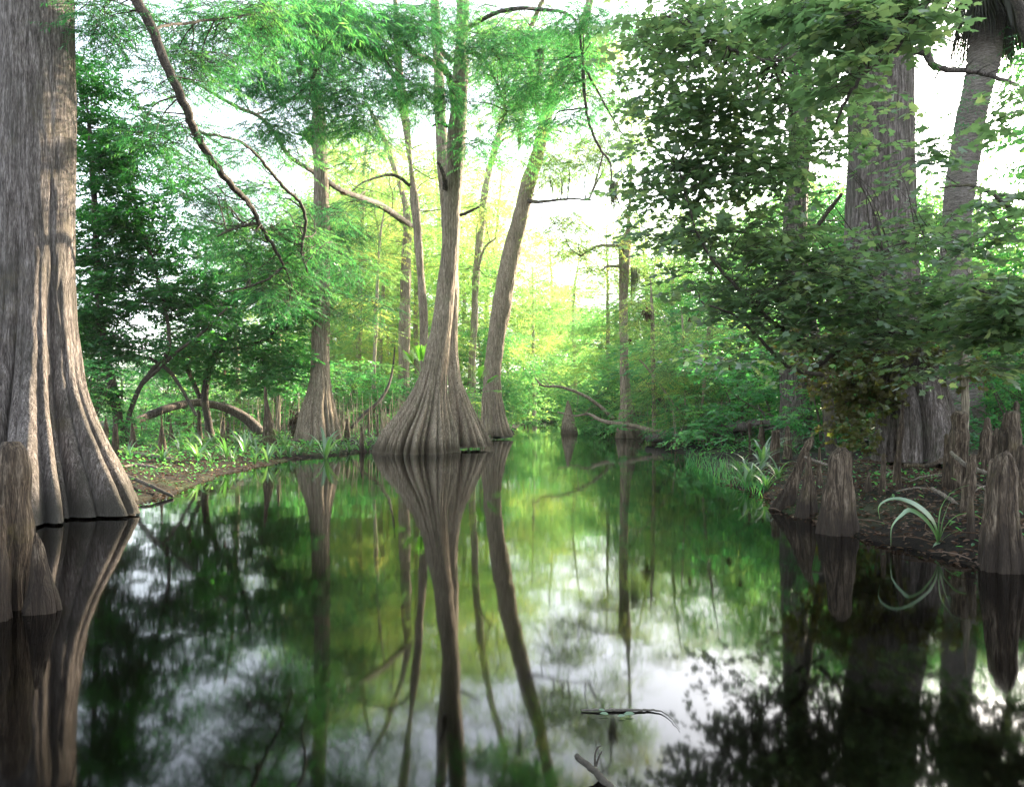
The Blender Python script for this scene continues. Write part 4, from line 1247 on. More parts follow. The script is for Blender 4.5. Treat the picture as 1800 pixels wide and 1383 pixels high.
# twigs on the water in front
Yt = CAM_H * F_ / (1250 - HZ)
g = Geo()
P, rr = px_path([(1022, 1251, Yt, 3), (1060, 1246, Yt, 4), (1085, 1244, Yt, 5), (1120, 1246, Yt, 4), (1150, 1251, Yt, 3), (1172, 1256, Yt * 0.985, 1.5), (1195, 1290, Yt * .94, 0.8)])
P[:, 2] = 0.006
rr = rr * 0.55
tw1 = thing('floating_twig', 'grey bare twig with small curled leaves floating on the dark water', 'twig', P[0])
add_tube(g, P, rr, seg=8, n=40, wob=0.0012)
M['pale_twig'] = bark_mat('pale_twig', (0.25, 0.22, 0.19), (0.45, 0.41, 0.36), (0.6, 0.56, 0.5), scale=30, stretch=0.5, wet=0.001, patch=0.1)
g.build('stem', M['pale_twig'], tw1, offset=P[0])
for (x, y, s, a) in ((1070, 1258, .036, 3.0), (1085, 1262, .034, 0.2), (1096, 1258, .045, -0.1), (1064, 1252, .03, 2.6)):
    Y_ = CAM_H * F_ / (y - HZ)
    c = at(x, y, Y_)
    c[2] = 0.008
    g = Geo()
    leaves(g, [c], np.array([(math.cos(a), math.sin(a) * .4, 0.12)]), np.array([(0.1, -0.5, 1.0)]), np.array([s]), T_OVAL, np.array([0.7]))
    g.build('leaf', M['blade'], tw1, offset=P[0])
g = Geo()
Ys = CAM_H * F_ / (1375 - HZ)
P2 = np.array((at(1095, 1400, Ys * .97), at(1062, 1372, Ys), at(1040, 1350, Ys * 1.01), at(1012, 1328, Ys * 1.02)))
P2[0, 2] = -0.03
tw2 = thing('snag', 'dark mossy broken stick poking out of the water by the floating twig', 'stick', P2[1])
add_tube(g, P2, [0.014, 0.013, 0.011, 0.010], seg=10, n=30, wob=0.0012)
g.build('stem', M['limb'], tw2, offset=P2[1])
for pts in (((1046, 1346), (1046, 1326), (1050, 1314), (1057, 1310)), ((1048, 1346), (1052, 1332), (1058, 1320))):
    g = Geo()
    Pq = [at(x, y, Ys * 1.0) for x, y in pts]
    add_tube(g, Pq, np.linspace(0.004, 0.0025, len(Pq)), seg=6, n=12)
    g.build('shoot', M['limb'], tw2, offset=P2[1])

# ------------------------------------------------------------------ strap-leaved plants
def blade(g, base, d, L_, w, arch, rv, n=12):
    d = np.asarray(d, float)
    d /= np.linalg.norm(d)
    sd_ = np.cross(d, (0, 0, 1.0))
    sd_ /= np.linalg.norm(sd_) + 1e-9
    rows_, t = [], np.linspace(0, 1, n)
    el = math.atan2(d[2], math.hypot(d[0], d[1]))
    h = np.array((d[0], d[1], 0.0))
    h /= np.linalg.norm(h) + 1e-9
    p = np.array(base, float)
    for k in range(n):
        ww = w * (0.55 + 0.45 * math.sin(math.pi * min(1, t[k] * 1.3 + .15))) * (1 - t[k] ** 3)
        tilt = np.array((0, 0, 1.0)) * 0.25 * ww
        rows_ += [p + sd_ * ww + tilt, p.copy(), p - sd_ * ww + tilt]
        a = el - arch * (t[k] ** 1.3)
        p = p + (h * math.cos(a) + np.array((0, 0, 1.0)) * math.sin(a)) * L_ / (n - 1)
    i = np.arange(n - 1)[:, None] * 3
    F = np.concatenate((np.hstack((i, i + 1, i + 4, i + 3)), np.hstack((i + 1, i + 2, i + 5, i + 4))))
    g.add(rows_, F, rv)


def strap_plant(name, label, base, nb, L_, w, arch=(0.9, 2.5), el=(1.05, 1.5), group=None, seed=0):
    random.seed(seed)
    t = thing(name, label, 'plant', base, group)
    for k in range(nb):
        g = Geo()
        a = random.uniform(0, 2 * math.pi)
        e = random.uniform(*el)
        blade(g, (0, 0, -0.03), (math.cos(a) * math.cos(e), math.sin(a) * math.cos(e), math.sin(e)), L_ * random.uniform(.6, 1.1), w * random.uniform(.8, 1.1), random.uniform(*arch), random.uniform(.1, .95))
        g.build('leaf', M['blade'], t)
    return t


# the single plant drooping at the water edge
pb8 = ground_at(1650, 955)
pb8[2] = max(pb8[2], 0.0)
hero = thing('strap_plant', 'lone drooping strap-leaved plant rooted at the muddy water edge', 'plant', pb8)
Yh = pb8[1]
for pts, w in (([(1651, 952), (1640, 915), (1612, 888), (1580, 876), (1556, 880), (1544, 892), (1547, 912)], 0.020),
               ([(1651, 952), (1650, 920), (1655, 890), (1672, 866), (1690, 856), (1704, 852)], 0.020),
               ([(1649, 952), (1640, 930), (1622, 908), (1600, 896), (1588, 902), (1568, 925), (1566, 960)], 0.016),
               ([(1652, 950), (1656, 920), (1664, 895), (1674, 872)], 0.022),
               ([(1652, 948), (1662, 925), (1682, 906), (1708, 902), (1728, 912), (1738, 928)], 0.018),
               ([(1652, 955), (1664, 942), (1690, 930), (1712, 926)], 0.010),
               ([(1650, 952), (1642, 965), (1638, 985)], 0.012)):
    g = Geo()
    P = np.array([at(x, y, Yh - 0.05 * math.sin(k * .6)) for k, (x, y) in enumerate(pts)])
    A = catmull(P, 24)
    t_ = np.linspace(0, 1, 24)
    ww = 1.6 * w * (0.5 + .5 * np.sin(np.pi * np.minimum(1, t_ * 1.2 + .15))) * (1 - t_ ** 3)
    T_ = np.gradient(A, axis=0)
    S_ = np.cross(T_, (0.15, -1.0, 0.35))
    S_ /= np.linalg.norm(S_, axis=1)[:, None]
    S_ = S_ * 0.6 + np.array((0, 0.5, 0.35))
    V = np.stack((A + S_ * ww[:, None], A + np.array((0, 0.004, -0.004)), A - S_ * ww[:, None]), 1).reshape(-1, 3)
    i = np.arange(23)[:, None] * 3
    g.add(V, np.concatenate((np.hstack((i, i + 1, i + 4, i + 3)), np.hstack((i + 1, i + 2, i + 5, i + 4)))), 0.8)
    g.build('leaf', M['blade'], hero, offset=pb8)

protos = [strap_plant('strap_plant', 'proto', (0, 0, -50), 13, 0.95, 0.026, seed=1), strap_plant('strap_plant', 'proto', (0, 0, -50), 16, 0.8, 0.022, seed=2), strap_plant('strap_plant', 'proto', (0, 0, -50), 11, 1.1, 0.03, seed=3)]
plants = [  # px, py(base), scale, proto, label
    (1326, 848, 1.0, 0, 'upright strap-leaved plant among weeds at the foot of the long leaning knee'),
    (1348, 862, .85, 1, 'strap-leaved plant touching the long leaning knee'),
    (1300, 832, .8, 1, 'low strap-leaved plant spreading over the water before the weeds'),
    (1386, 800, .9, 0, 'strap-leaved plant half hidden behind the long leaning knee'),
    (1340, 822, 1.1, 2, 'tallest strap-leaved plant behind the weeds, pale blade upright'),
    (1402, 790, .8, 1, 'strap-leaved plant deep behind the narrow knee'),
    (318, 800, 1.0, 0, 'strap-leaved plant in front of the twin-peaked knee'),
    (334, 786, .9, 1, 'strap-leaved plant just past the smooth conical knee'),
    (356, 792, 1.0, 2, 'tall strap-leaved plant midway to the small brown cone knee'),
    (372, 784, 1.0, 1, 'bushy strap-leaved plant beside the small brown cone knee'),
    (398, 806, 1.0, 0, 'strap-leaved plant low at the shore under the small brown cone knee'),
    (416, 784, 1.1, 1, 'strap-leaved plant just past the small brown cone knee'),
    (430, 796, 1.1, 2, 'lush strap-leaved plant below the end of the arching log'),
    (444, 788, 1.0, 0, 'strap-leaved plant touching the end of the arching log'),
    (410, 812, .8, 1, 'small strap-leaved plant at the very water edge below the arching log'),
    (452, 802, 1.0, 1, 'strap-leaved plant at the foot of the tallest spiky knee'),
    (478, 800, .8, 0, 'short strap-leaved plant just past the tallest spiky knee'),
    (500, 790, 1.1, 2, 'arching strap-leaved plant before the pointed knee'),
    (508, 804, .9, 1, 'strap-leaved plant at the shore before the root mass'),
    (545, 792, .8, 0, 'thin strap-leaved plant under the root mass'),
    (572, 806, 1.5, 2, 'largest strap-leaved plant in front of the knotted cypress'),
    (594, 798, .9, 1, 'strap-leaved plant at the edge of the knotted cypress flare'),
    (646, 794, 1.0, 1, 'strap-leaved plant between the edge knee and the fluted cypress'),
    (660, 784, .9, 0, 'strap-leaved plant beside the fluted cypress flare'),
    (268, 792, .8, 1, 'weak strap-leaved plant touching the twin-peaked knee'),
    (226, 806, .7, 0, 'small strap-leaved plant beside the huge cypress folds'),
    (386, 770, .9, 2, 'strap-leaved plant behind the small brown cone knee'),
    (432, 768, .9, 0, 'strap-leaved plant right behind the arching log end'),
    (286, 812, .9, 1, 'strap-leaved plant on bare mud below the twin-peaked knee'),
    (348, 812, .9, 2, 'strap-leaved plant at the shore below the smooth conical knee'),
    (372, 816, .8, 0, 'drooping strap-leaved plant at the shore, halfway to the end of the arching log'),
    (448, 816, .8, 1, 'strap-leaved plant dipping into the water below the tallest spiky knee'),
    (470, 812, 1., 2, 'long-bladed strap-leaved plant at the shore below the tallest spiky knee'),
    (492, 806, .8, 0, 'strap-leaved plant between the tallest spiky knee and the root mass, at the shore'),
    (528, 800, .9, 1, 'strap-leaved plant directly below the root mass'),
    (614, 796, .8, 0, 'strap-leaved plant by the slim pointed knee at the shore'),
    (300, 775, .9, 2, 'strap-leaved plant in shade behind the twin-peaked knee'),
    (340, 766, .9, 0, 'strap-leaved plant in shade behind the smooth conical knee'),
    (1368, 842, .8, 1, 'strap-leaved plant squeezed between weeds and the leaning dark knee'),
    (1312, 858, .8, 2, 'strap-leaved plant arching over the water in front of the upright one'),
    (1424, 775, .9, 0, 'strap-leaved plant in shade behind the vine foot'),
    (824, 790, 1.0, 1, 'low grassy plant between the two stems of the fluted cypress'),
]
for k, (x, y, s, p, lab) in enumerate(plants):
    b = ground_at(x, y)
    b[2] = max(b[2], 0.0)
    if k < 3 and False:
        pass
    src = protos[p]
    if not src.get('used'):
        src['used'] = 1
        src.location = [float(v) for v in b]
        src.scale = (s, s, s)
        src.rotation_euler = (0, 0, random.uniform(0, 6.28))
        src['label'] = lab
        src['group'] = 'strap-leaved plants on the banks'
    else:
        copy_thing(src, b, random.uniform(0, 6.28), s, lab, 'strap-leaved plants on the banks')

# palmettos
def palmetto(label, base, n, L_, dirs=None):
    t = thing('palmetto', label, 'plant', base)
    for k in range(n):
        a = random.uniform(0, 6.28)
        e = random.uniform(0.5, 1.3)
        d = np.array((math.cos(a) * math.cos(e), math.sin(a) * math.cos(e), math.sin(e))) if dirs is None else np.array(dirs[k], float)
        g = Geo()
        d /= np.linalg.norm(d)
        p1 = d * L_ * 0.8
        add_tube(g, [np.zeros(3), p1 * .5, p1], [0.012, .01, .008], seg=5, n=6)
        fan_leaf(g, p1, d, L_, 0.028, 18, 0.35, 2.2, random.uniform(.4, .95))
        g.build('leaf', M['palm'], t, smooth=False)
    return t


palmetto('bright green fan palmetto peeking out beside the fluted cypress trunk', at(742, 665, 26), 4, 0.75, [(-.5, -.2, .8), (-.15, -.2, 1), (-.8, -.2, .4), (0.1, -.2, .9)])
palmetto('drooping palmetto between the fluted and leaning cypresses', at(838, 690, 31), 3, 0.75, [(.7, -.2, .6), (.9, -.1, .1), (.2, -.2, .8)])

# ------------------------------------------------------------------ air plants, moss, dead leaf clumps
def tuft(name, lab, px, py, Y, size, n=60, cat='air plant', mat='dead', hang=0.8, group=None):
    c = at(px, py, Y)
    g = Geo()
    s = size / F_ * Y
    for k in range(n):
        d = unit(1)[0]
        d[2] -= hang
        blade(g, c * 0, d, s * random.uniform(.5, 1.2), s * 0.06, random.uniform(.3, 1.6), random.random(), n=6)
    o = g.build(name, M[mat])
    o.location = [float(v) for v in c]
    return tag(o, lab, cat, group)


tuft('air_plant', 'shaggy brown air plant clump beside the slim cypress trunk', 1137, 545, 30, 24, 110)
tuft('air_plant', 'small brown air plant hanging from a thin branch at the slim cypress', 1107, 596, 30, 12, 60)
tuft('air_plant', 'brown clump at the broken top of the slim cypress', 1090, 436, 36.6, 13, 60)
tuft('air_plant', 'shaggy dead bundle hanging alone over the thicket', 1212, 558, 24, 12, 70, hang=1.6)
tuft('air_plant', 'curled dead bundle hanging in front of the thicket, upper end', 1302, 602, 18, 14, 80)
tuft('air_plant', 'long dead leaf bundle hanging in front of the thicket, lower end', 1282, 632, 18, 20, 90, hang=1.8)
tuft('air_plant', 'tiny air plant on the thin branch before the knotted cypress', 508, 262, 24.8, 8, 40)
tuft('air_plant', 'tuft of air plants where the long mossy branch thickens', 602, 336, 33, 11, 60)
tuft('air_plant', 'dark tuft under the drooping limb of the huge cypress', 452, 398, 10.8, 11, 50)
tuft('air_plant', 'dark hanging clump above the arching log', 334, 655, 20, 11, 60, hang=1.4)
tuft('air_plant', 'second dark clump hanging past the arching log', 395, 650, 20, 9, 50, hang=1.4)
tuft('air_plant', 'spiky green air plant on the branch by the palm', 1645, 118, YD - .2, 16, 40, mat='blade', hang=-.2)
tuft('air_plant', 'dark nest-like clump high in the maple', 1386, 58, 7.2, 14, 60)
tuft('air_plant', 'dark clump at the end of a cypress limb above the thicket', 1142, 268, 20, 6, 30)


def moss(lab, px, py, Y, wpx, hpx, n=60):
    c = at(px, py, Y)
    g = Geo()
    s = Y / F_
    for k in range(n):
        x = random.gauss(0, wpx * s * .4)
        L_ = hpx * s * random.uniform(.4, 1.0) * math.exp(-(x / (wpx * s)) ** 2)
        p = [(x + random.gauss(0, .01), random.gauss(0, .05), -L_ * f) for f in (0, .35, .7, 1)]
        p = [(a + random.gauss(0, .012), b, z) for a, b, z in p]
        add_tube(g, p, [.006, .012, .01, .003], seg=4, n=7)
    o = g.build('spanish_moss', M['moss'])
    o.location = [float(v) for v in c]
    return tag(o, lab, 'moss', 'hanging moss')


moss('grey moss beard hanging high above the leaning cypress top', 947, 88, 20, 9, 56)
moss('grey moss beard below the broken top of the slim cypress', 1078, 318, 18.35, 8, 60)
moss('moss curtain hanging beside the slim cypress stem', 1112, 470, 36.7, 14, 70)
moss('moss strand high in the knotted cypress', 527, 100, 18.6, 6, 40)
moss('moss strand between the leaning cypress and the sky gap', 912, 210, 36, 6, 70)

# hanging bare twigs in the sky gap, part of the fluted cypress
limb(t2, fb, [(1024, 100, 18.6, 2.6), (1026, 150, 18.5, 2.6), (1035, 215, 18.4, 2.4), (1055, 262, 18.4, 2.2), (1072, 285, 18.3, 1.8), (1078, 330, 18.3, 1.4), (1094, 372, 18.3, 0.9)], 'branch', 'limb', sub_tw=8)
limb(t2, fb, [(1028, 120, 18.6, 2.2), (1050, 160, 18.5, 1.8), (1075, 205, 18.4, 1.5), (1095, 238, 18.3, 1.0)], 'branch', 'limb', sub_tw=5)
limb(t2, fb, [(1060, 270, 18.4, 1.4), (1050, 310, 18.3, 1.1), (1036, 348, 18.2, 0.7)], 'branch', 'limb', sub_tw=3)

# ------------------------------------------------------------------ bank vegetation: shrubs and woods
def shrub_proto(seed, h=2.6, w=1.6, n=46, mat='broad', size=0.10, tmpl=T_RHOM):
    global rng
    rng = np.random.default_rng(seed)
    t = thing('shrub', 'proto', 'shrub', (0, 0, -60))
    C = np.column_stack((rng.normal(0, w * .5, n), rng.normal(0, w * .5, n), rng.uniform(0.07, 1, n) ** 0.9 * h))
    g, tw = Geo(), Geo()
    spray(g, C, (0.36, 0.36, 0.16), 11, 12, 0.4, size, tmpl, droop=0.15, tw=tw, jit=0.5)
    st = np.array([(rng.normal(0, .15), rng.normal(0, .15), z) for z in np.linspace(0, h * .6, 8)])
    for k in range(9):
        a = rng.uniform(0, 6.28)
        add_tube(tw, [(0.1 * math.cos(a), 0.1 * math.sin(a), -0.1), (0.3 * math.cos(a), 0.3 * math.sin(a), h * .4), (w * .5 * math.cos(a), w * .5 * math.sin(a), h * .85)], [.022, .016, .006], seg=5, n=9, wob=.015)
    wood_to(tw, st, C[::2], .013)
    g.build('foliage', M[mat], t, smooth=False)
    tw.build('stems', M['twig'], t)
    return t


def tree_proto(seed, h=13, w=3.2, z0=0.18, n=110, mat='broad_far', size=0.17, tmpl=T_RHOM, name='tree', cyp=False):
    global rng
    rng = np.random.default_rng(seed)
    t = thing(name, 'proto', 'tree', (0, 0, -70))
    zf = rng.uniform(z0, 1, n)
    wid = w * (1 - 0.75 * np.abs(zf - 0.5) ** 1.3)
    a = rng.uniform(0, 6.28, n)
    q = rng.uniform(0.15, 1, n) ** .6
    C = np.column_stack((np.cos(a) * wid * q, np.sin(a) * wid * q, zf * h))
    g, tw = Geo(), Geo()
    spray(g, C, (0.85, 0.85, 0.28), 16, 16, 0.9, size, tmpl, droop=0.25, hang=0.35 if cyp else .1, tw=None, jit=.45)
    P = [(0, 0, -.2), (rng.normal(0, .15), rng.normal(0, .15), h * .3), (rng.normal(0, .3), rng.normal(0, .3), h * .65), (rng.normal(0, .4), rng.normal(0, .4), h)]
    gt = Geo()
    add_tube(gt, P, [.22, .16, .11, .03], seg=10, n=30, wob=.02)
    gt.build('trunk', M['bark_pale'], t)
    wood_to(tw, sub(P, 20)[3:], C[::3], .03)
    g.build('crown', M[mat], t, smooth=False)
    tw.build('boughs', M['bark_pale'], t)
    return t


marks = [(60, 'huge cypress'), (325, 'smooth conical knee'), (562, 'knotted cypress'), (712, 'mossy-branched trunk'), (790, 'fluted cypress'), (900, 'leaning cypress'), (1000, 'stump at the channel bend'),
         (1098, 'slim cypress'), (1250, 'thicket stems'), (1400, 'broad pale trunk'), (1550, 'dark cypress'), (1700, 'palm'), (1850, 'frame edge past the palm')]
ORD = ['first', 'second', 'third', 'fourth', 'fifth', 'sixth', 'seventh', 'eighth', 'ninth', 'tenth', 'eleventh', 'twelfth']


def place(protos_, spots, noun, group, adj):
    """spots: (px, Y, scale, proto index). Labels count from one landmark towards the next."""
    byz = {}
    for s in spots:
        z = sum(1 for m in marks if s[0] >= m[0])
        byz.setdefault(z, []).append(s)
    for z, ss in byz.items():
        ss.sort(key=lambda s: s[0])
        for k, s in enumerate(ss):
            if z == 0:
                lab = f'{ORD[k]} {adj} {noun} seen beyond the huge cypress, towards the frame edge'
            elif z >= len(marks):
                lab = f'{ORD[k]} {adj} {noun} beyond the palm, in a row mostly added off-frame to block sun'
            else:
                lab = f'{ORD[k]} {adj} {noun} counting from {marks[z - 1][1]} to {marks[z][1]}'
            x, Y, sc, p = s[:4]
            X = (x - 900) / F_ * Y
            b = (X, Y, gz(X, Y) - 0.03)
            src = protos_[p]
            if not src.get('used'):
                src['used'] = 1
                src.location = b
                src.scale = (sc, sc, sc)
                src['label'] = lab
                src['group'] = group
            else:
                copy_thing(src, b, (x * 7.3 + Y) % 6.28, sc, lab, group)


sh = [shrub_proto(401), shrub_proto(402, 3.2, 1.9, 60, 'broad', .11), shrub_proto(403, 2.0, 1.5, 36, 'broad', .09), shrub_proto(404, 3.0, 2.2, 60, 'broad_far', .12)]
rs = random.Random(5)
spots = []
for x, Y, s, p in [(150, 20, .9, 0), (245, 26, .8, 2), (290, 30, .9, 1), (340, 33, 1., 3), (400, 35, 1.1, 1), (455, 34, .8, 3), (500, 33, 1.2, 0), (530, 38, 1.2, 3), (600, 36, 1.1, 1), (630, 42, 1.3, 3), (668, 38, 1.1, 0), (690, 50, 1.3, 3), (720, 40, .9, 1), (770, 46, 1.2, 3),
                   (815, 42, .8, 0), (835, 55, 1.3, 3), (862, 50, 1., 1), (885, 62, 1.3, 3), (905, 80, 1.8, 3), (925, 95, 2.2, 3), (950, 105, 2.2, 1), (935, 112, 2.4, 3), (965, 116, 2.6, 1), (985, 118, 2.6, 3), (1015, 118, 2.6, 1), (1030, 112, 2.4, 3), (955, 122, 2.8, 3),
                   (1000, 112, 2.6, 3), (1010, 66, 1.3, 3), (1030, 57, 1.2, 1), (1045, 51, 1.2, 0), (1060, 48, 1.5, 3), (1075, 46, 1.1, 1), (1128, 45, 1.4, 3), (1168, 36, 1.1, 0), (1150, 48, 1.8, 3), (1200, 34, 1.2, 1), (1185, 44, 1.7, 3), (1210, 31, 1.1, 3), (1235, 36, 1.6, 1), (1255, 28, 1.1, 0), (1280, 32, 1.5, 3),
                   (1300, 24, 1.1, 1), (1340, 28, 1.5, 3), (1370, 21, 1.1, 0), (1420, 24, 1.4, 3), (1455, 18, 1., 1), (1500, 21, 1.4, 3), (1640, 20, 1.3, 1), (1700, 17, 1.1, 0), (1735, 14.5, .9, 1), (1770, 18, 1.4, 3), (1800, 13, .9, 2), (1560, 26, 1.7, 3), (1680, 26, 2, 3), (1760, 24, 2, 1), (1240, 25, .8, 2), (1210, 26.5, .6, 2), (1820, 20, 1.5, 1)]:
    spots.append((x, Y, s, p))
place(sh, spots, 'bushy shrub', 'shrubs along the banks', 'green')

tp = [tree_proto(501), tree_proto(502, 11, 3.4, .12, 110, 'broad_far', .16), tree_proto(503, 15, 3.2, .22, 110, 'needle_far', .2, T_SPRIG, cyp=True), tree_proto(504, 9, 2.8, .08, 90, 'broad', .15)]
tsp = [(-40, 40, 1, 0), (90, 34, .55, 1), (150, 48, .55, 0), (210, 36, .42, 3), (250, 60, .5, 1), (300, 42, .42, 3), (340, 66, .55, 0), (390, 44, .5, 1), (430, 70, .7, 2), (570, 44, .9, 2), (620, 50, 1.05, 2), (668, 46, 1.0, 2), (735, 48, 1.1, 2), (800, 50, 1.05, 2), (870, 60, 1.2, 2), (1072, 62, 1.15, 2), (965, 112, 1.9, 2), (1010, 96, 1.6, 2), (1130, 70, 1.35, 2), (1190, 62, 1.25, 2), (1260, 60, 1.3, 0), (1340, 56, 1.2, 2), (940, 90, 1.4, 2), (460, 50, .75, 3), (505, 62, 1.0, 1), (540, 80, 1.9, 0), (590, 50, 1.0, 1), (600, 66, 1.7, 2), (640, 74, 2.0, 2), (650, 58, 1.2, 3), (665, 90, 2.2, 0),
       (690, 60, 1.5, 2), (705, 66, 1.5, 1), (745, 56, 1.1, 3), (765, 84, 2.1, 2), (810, 60, 1.3, 1), (850, 66, 1.5, 2), (845, 52, .8, 3), (870, 95, 2.2, 2), (890, 78, 1.1, 3), (915, 105, 1.6, 1), (945, 118, 1.6, 1), (975, 124, 1.8, 0), (1000, 130, 1.8, 1), (1020, 116, 1.6, 1), (1045, 100, 1.6, 3), (1065, 80, 1.2, 1), (1085, 68, 1.0, 3), (1125, 62, 1.0, 1), (1150, 72, 1.3, 0),
       (1180, 56, 1.0, 3), (1215, 64, 1.2, 1), (1250, 50, 1, 3), (1290, 58, 1.2, 1), (1320, 44, .9, 3), (1360, 52, 1.1, 0), (1420, 42, 1.3, 1), (1470, 50, 1.3, 0), (1520, 38, 1.4, 3), (1580, 44, 1.3, 1), (1640, 40, 1.2, 1), (1720, 46, 1.4, 3), (1800, 36, 1.0, 1), (1900, 40, .9, 0), (2060, 24, 1.35, 0), (2120, 19, 1.3, 1), (2180, 27, 1.5, 0), (2330, 20, 1.4, 1), (2300, 15, 1.3, 0)]  # trees at this end stand out of frame, added to block the low sun
place(tp, tsp, 'leafy woodland tree', 'trees of the woods behind the banks', 'bright')

# reeds, ground cover, litter: nobody could count them
rng = np.random.default_rng(77)
random.seed(77)
g = Geo()
for k in range(1500):
    x = random.choice([random.uniform(380, 900), random.uniform(480, 880), random.uniform(1120, 1400)])
    Y = random.uniform(27, 50) if x < 900 else random.uniform(24, 42)
    X = (x - 900) / F_ * Y
    z = gz(X, Y)
    if z < 0.02:
        continue
    h_ = random.uniform(.5, 1.9)
    dx = random.gauss(0, .12)
    add_tube(g, [(X, Y, z - .05), (X + dx * .5, Y, z + h_ * .5), (X + dx, Y, z + h_)], [.018, .013, .005], seg=4, n=4)
kind(g.build('reeds', M['bark_pale']), 'stuff', 'pale dead reed stems filling the wet woods')
g = Geo()
n = 26000
P = []
for (x0, x1, y0, y1, m) in ((-13, -2, 10, 24, 9000), (-20, -1, 24, 50, 7000), (4.0, 14, 9, 26, 7000), (3.2, 9, 5.5, 12, 2500), (6, 24, 24, 70, 5000)):
    q = np.column_stack((rng.uniform(x0, x1, m), rng.uniform(y0, y1, m)))
    P.append(q)
P = np.vstack(P)
hz_ = ground_h(P)
keep = hz_ > 0.03
P, hz_ = P[keep], hz_[keep]
P3 = np.column_stack((P, hz_))
dn = vnoise(P3, 0.9, 9) + rng.normal(0, .3, len(P3)) > -0.1
P3 = P3[dn]
P3[:, 2] += rng.uniform(0, .22, len(P3)) ** 1.3
a = rng.uniform(0, 6.28, len(P3))
D = np.column_stack((np.cos(a), np.sin(a), rng.uniform(0, .9, len(P3))))
Nn = np.column_stack((rng.normal(0, .4, (len(P3), 2)), np.ones(len(P3))))
leaves(g, P3, D, Nn, rng.uniform(.04, .12, len(P3)) * np.clip(P3[:, 1] / 16, .7, 2.2), T_OVAL, rng.uniform(0, 1, len(P3)))
kind(g.build('undergrowth', M['broad'], smooth=False), 'stuff', 'low green weeds covering the muddy banks')
g = Geo()
q = np.vstack((np.column_stack((rng.uniform(-13, -3, 24000), rng.uniform(9, 24, 24000))), np.column_stack((rng.uniform(2.8, 9, 20000), rng.uniform(5.2, 14, 20000)))))
z = ground_h(q)
ok = (z > 0.012) | ((z > -0.10) & (rng.uniform(0, 1, len(z)) < 0.35))
q, z = q[ok], np.maximum(z[ok], 0.001)
P3 = np.column_stack((q, z + 0.008))
a = rng.uniform(0, 6.28, len(P3))
leaves(g, P3, np.column_stack((np.cos(a), np.sin(a), rng.normal(0, .3, len(P3)))), np.column_stack((rng.normal(0, .6, (len(P3), 2)), np.ones(len(P3)))), rng.uniform(.025, .075, len(P3)), T_OVAL, rng.uniform(0, 1, len(P3)))
for k in range(700):
    i = random.randrange(len(P3))
    p = P3[i]
    a = random.uniform(0, 3.14)
    l = random.uniform(.08, .4)
    add_tube(g, [p, p + np.array((math.cos(a) * l * .5, math.sin(a) * l * .5, .03)), p + np.array((math.cos(a) * l, math.sin(a) * l, .005))], [.005, .005, .002], seg=4, n=4)
kind(g.build('leaf_litter', M['dead'], smooth=False), 'stuff', 'brown leaf litter and twigs on the mud')
# weeds at the right water edge
g = Geo()
for k in range(650):
    x = random.uniform(1205, 1345)
    y = 812 + (x - 1205) * 0.36 + random.uniform(-22, 14)
    b = ground_at(x, y)
    if b[2] < -0.01:
        continue
    a = random.uniform(0, 6.28)
    blade(g, (b[0], b[1], b[2] - .01), (math.cos(a) * .5, math.sin(a) * .5, 1), random.uniform(.12, .38), .005, random.uniform(.3, 1.8), random.random(), n=5)
kind(g.build('weeds', M['broad']), 'stuff', 'wispy weeds along the water edge')

g = Geo()
n = 900
Cf = np.column_stack((rng.uniform(-190, 230, n), rng.uniform(128, 175, n), rng.uniform(0, 1, n) ** 1.2 * 13))
Cf[:, 2] *= 0.75 + 0.25 * np.sin(Cf[:, 0] * 0.11) + 0.12 * np.sin(Cf[:, 0] * 0.37)
spray(g, Cf, (3.2, 2.5, 1.0), 12, 10, 2.2, 0.62, T_RHOM, droop=0.15, jit=0.5)
for sx, xa, xb in ((-1, -120, -40), (1, 30, 130)):
    m = 260
    Cs = np.column_stack((rng.uniform(xa, xb, m), rng.uniform(50, 128, m), rng.uniform(0, 1, m) ** 1.2 * 8))
    spray(g, Cs, (2.6, 2.6, 1.0), 12, 10, 2.0, 0.5, T_RHOM, droop=0.15, jit=0.5)
m = 420
Cs = np.column_stack((rng.uniform(-8, 22, m), rng.uniform(108, 120, m), rng.uniform(0, 1, m) * 4.0))
spray(g, Cs, (1.6, 1.6, 0.7), 10, 9, 1.4, 0.36, T_RHOM, droop=0.3, jit=0.5)
m = 260
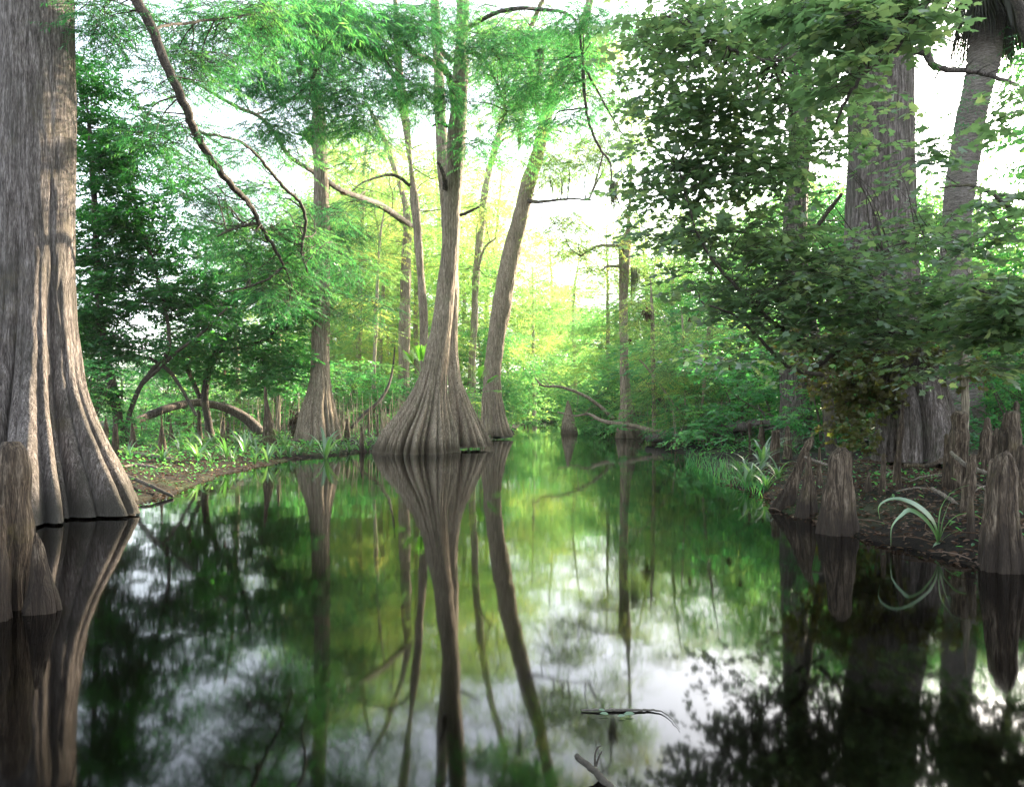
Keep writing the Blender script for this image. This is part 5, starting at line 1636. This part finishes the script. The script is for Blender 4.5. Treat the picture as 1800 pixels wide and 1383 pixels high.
ya = rng.uniform(38, 108, m)
Cs = np.column_stack((np.interp(ya, [38, 60, 90, 110], [-1.2, -0.6, 0.2, 5]) - rng.uniform(0, 2.5, m), ya, rng.uniform(0.1, 1, m) * 2.2))
spray(g, Cs, (0.8, 0.8, 0.5), 9, 9, 0.8, 0.2, T_RHOM, droop=0.3, jit=0.5)
ya = rng.uniform(42, 108, m)
Cs = np.column_stack((np.interp(ya, [41, 50, 62, 80, 112], [7.2, 7.7, 9.8, 11.2, 14]) + rng.uniform(0, 2.5, m), ya, rng.uniform(0.1, 1, m) * 2.2))
spray(g, Cs, (0.8, 0.8, 0.5), 9, 9, 0.8, 0.2, T_RHOM, droop=0.3, jit=0.5)
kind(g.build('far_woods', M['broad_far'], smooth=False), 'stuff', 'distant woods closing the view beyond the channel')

# ------------------------------------------------------------------ the damp air that pales the far woods
hm = bpy.data.materials.new('haze')
hm.use_nodes = True
ht = hm.node_tree
ht.nodes.clear()
ho = ht.nodes.new('ShaderNodeOutputMaterial')
hv = ht.nodes.new('ShaderNodeVolumePrincipled')
hv.inputs['Color'].default_value = (0.97, 0.98, 0.95, 1)
hv.inputs['Density'].default_value = 0.0002
hv.inputs['Anisotropy'].default_value = 0.1
ht.links.new(hv.outputs[0], ho.inputs['Volume'])
x0, x1, y0, y1, z0, z1 = -320, 320, -90, 400, -2.0, 42
hz = mesh_np('haze', [(x0, y0, z0), (x1, y0, z0), (x1, y1, z0), (x0, y1, z0), (x0, y0, z1), (x1, y0, z1), (x1, y1, z1), (x0, y1, z1)],
             [np.array([[0, 3, 2, 1], [4, 5, 6, 7], [0, 1, 5, 4], [1, 2, 6, 5], [2, 3, 7, 6], [3, 0, 4, 7]])], hm, smooth=False)
kind(hz, 'stuff', 'pale damp air over the swamp')

# boughs that spring from a limb belong to that limb
for tr_, nb_ in ((t1, 9), (t2, 1)):
    lm = [c for c in tr_.children if c.name.startswith('limb')][0]
    for c in [c for c in tr_.children if c.name.startswith('branch')][:nb_]:
        c.parent = lm
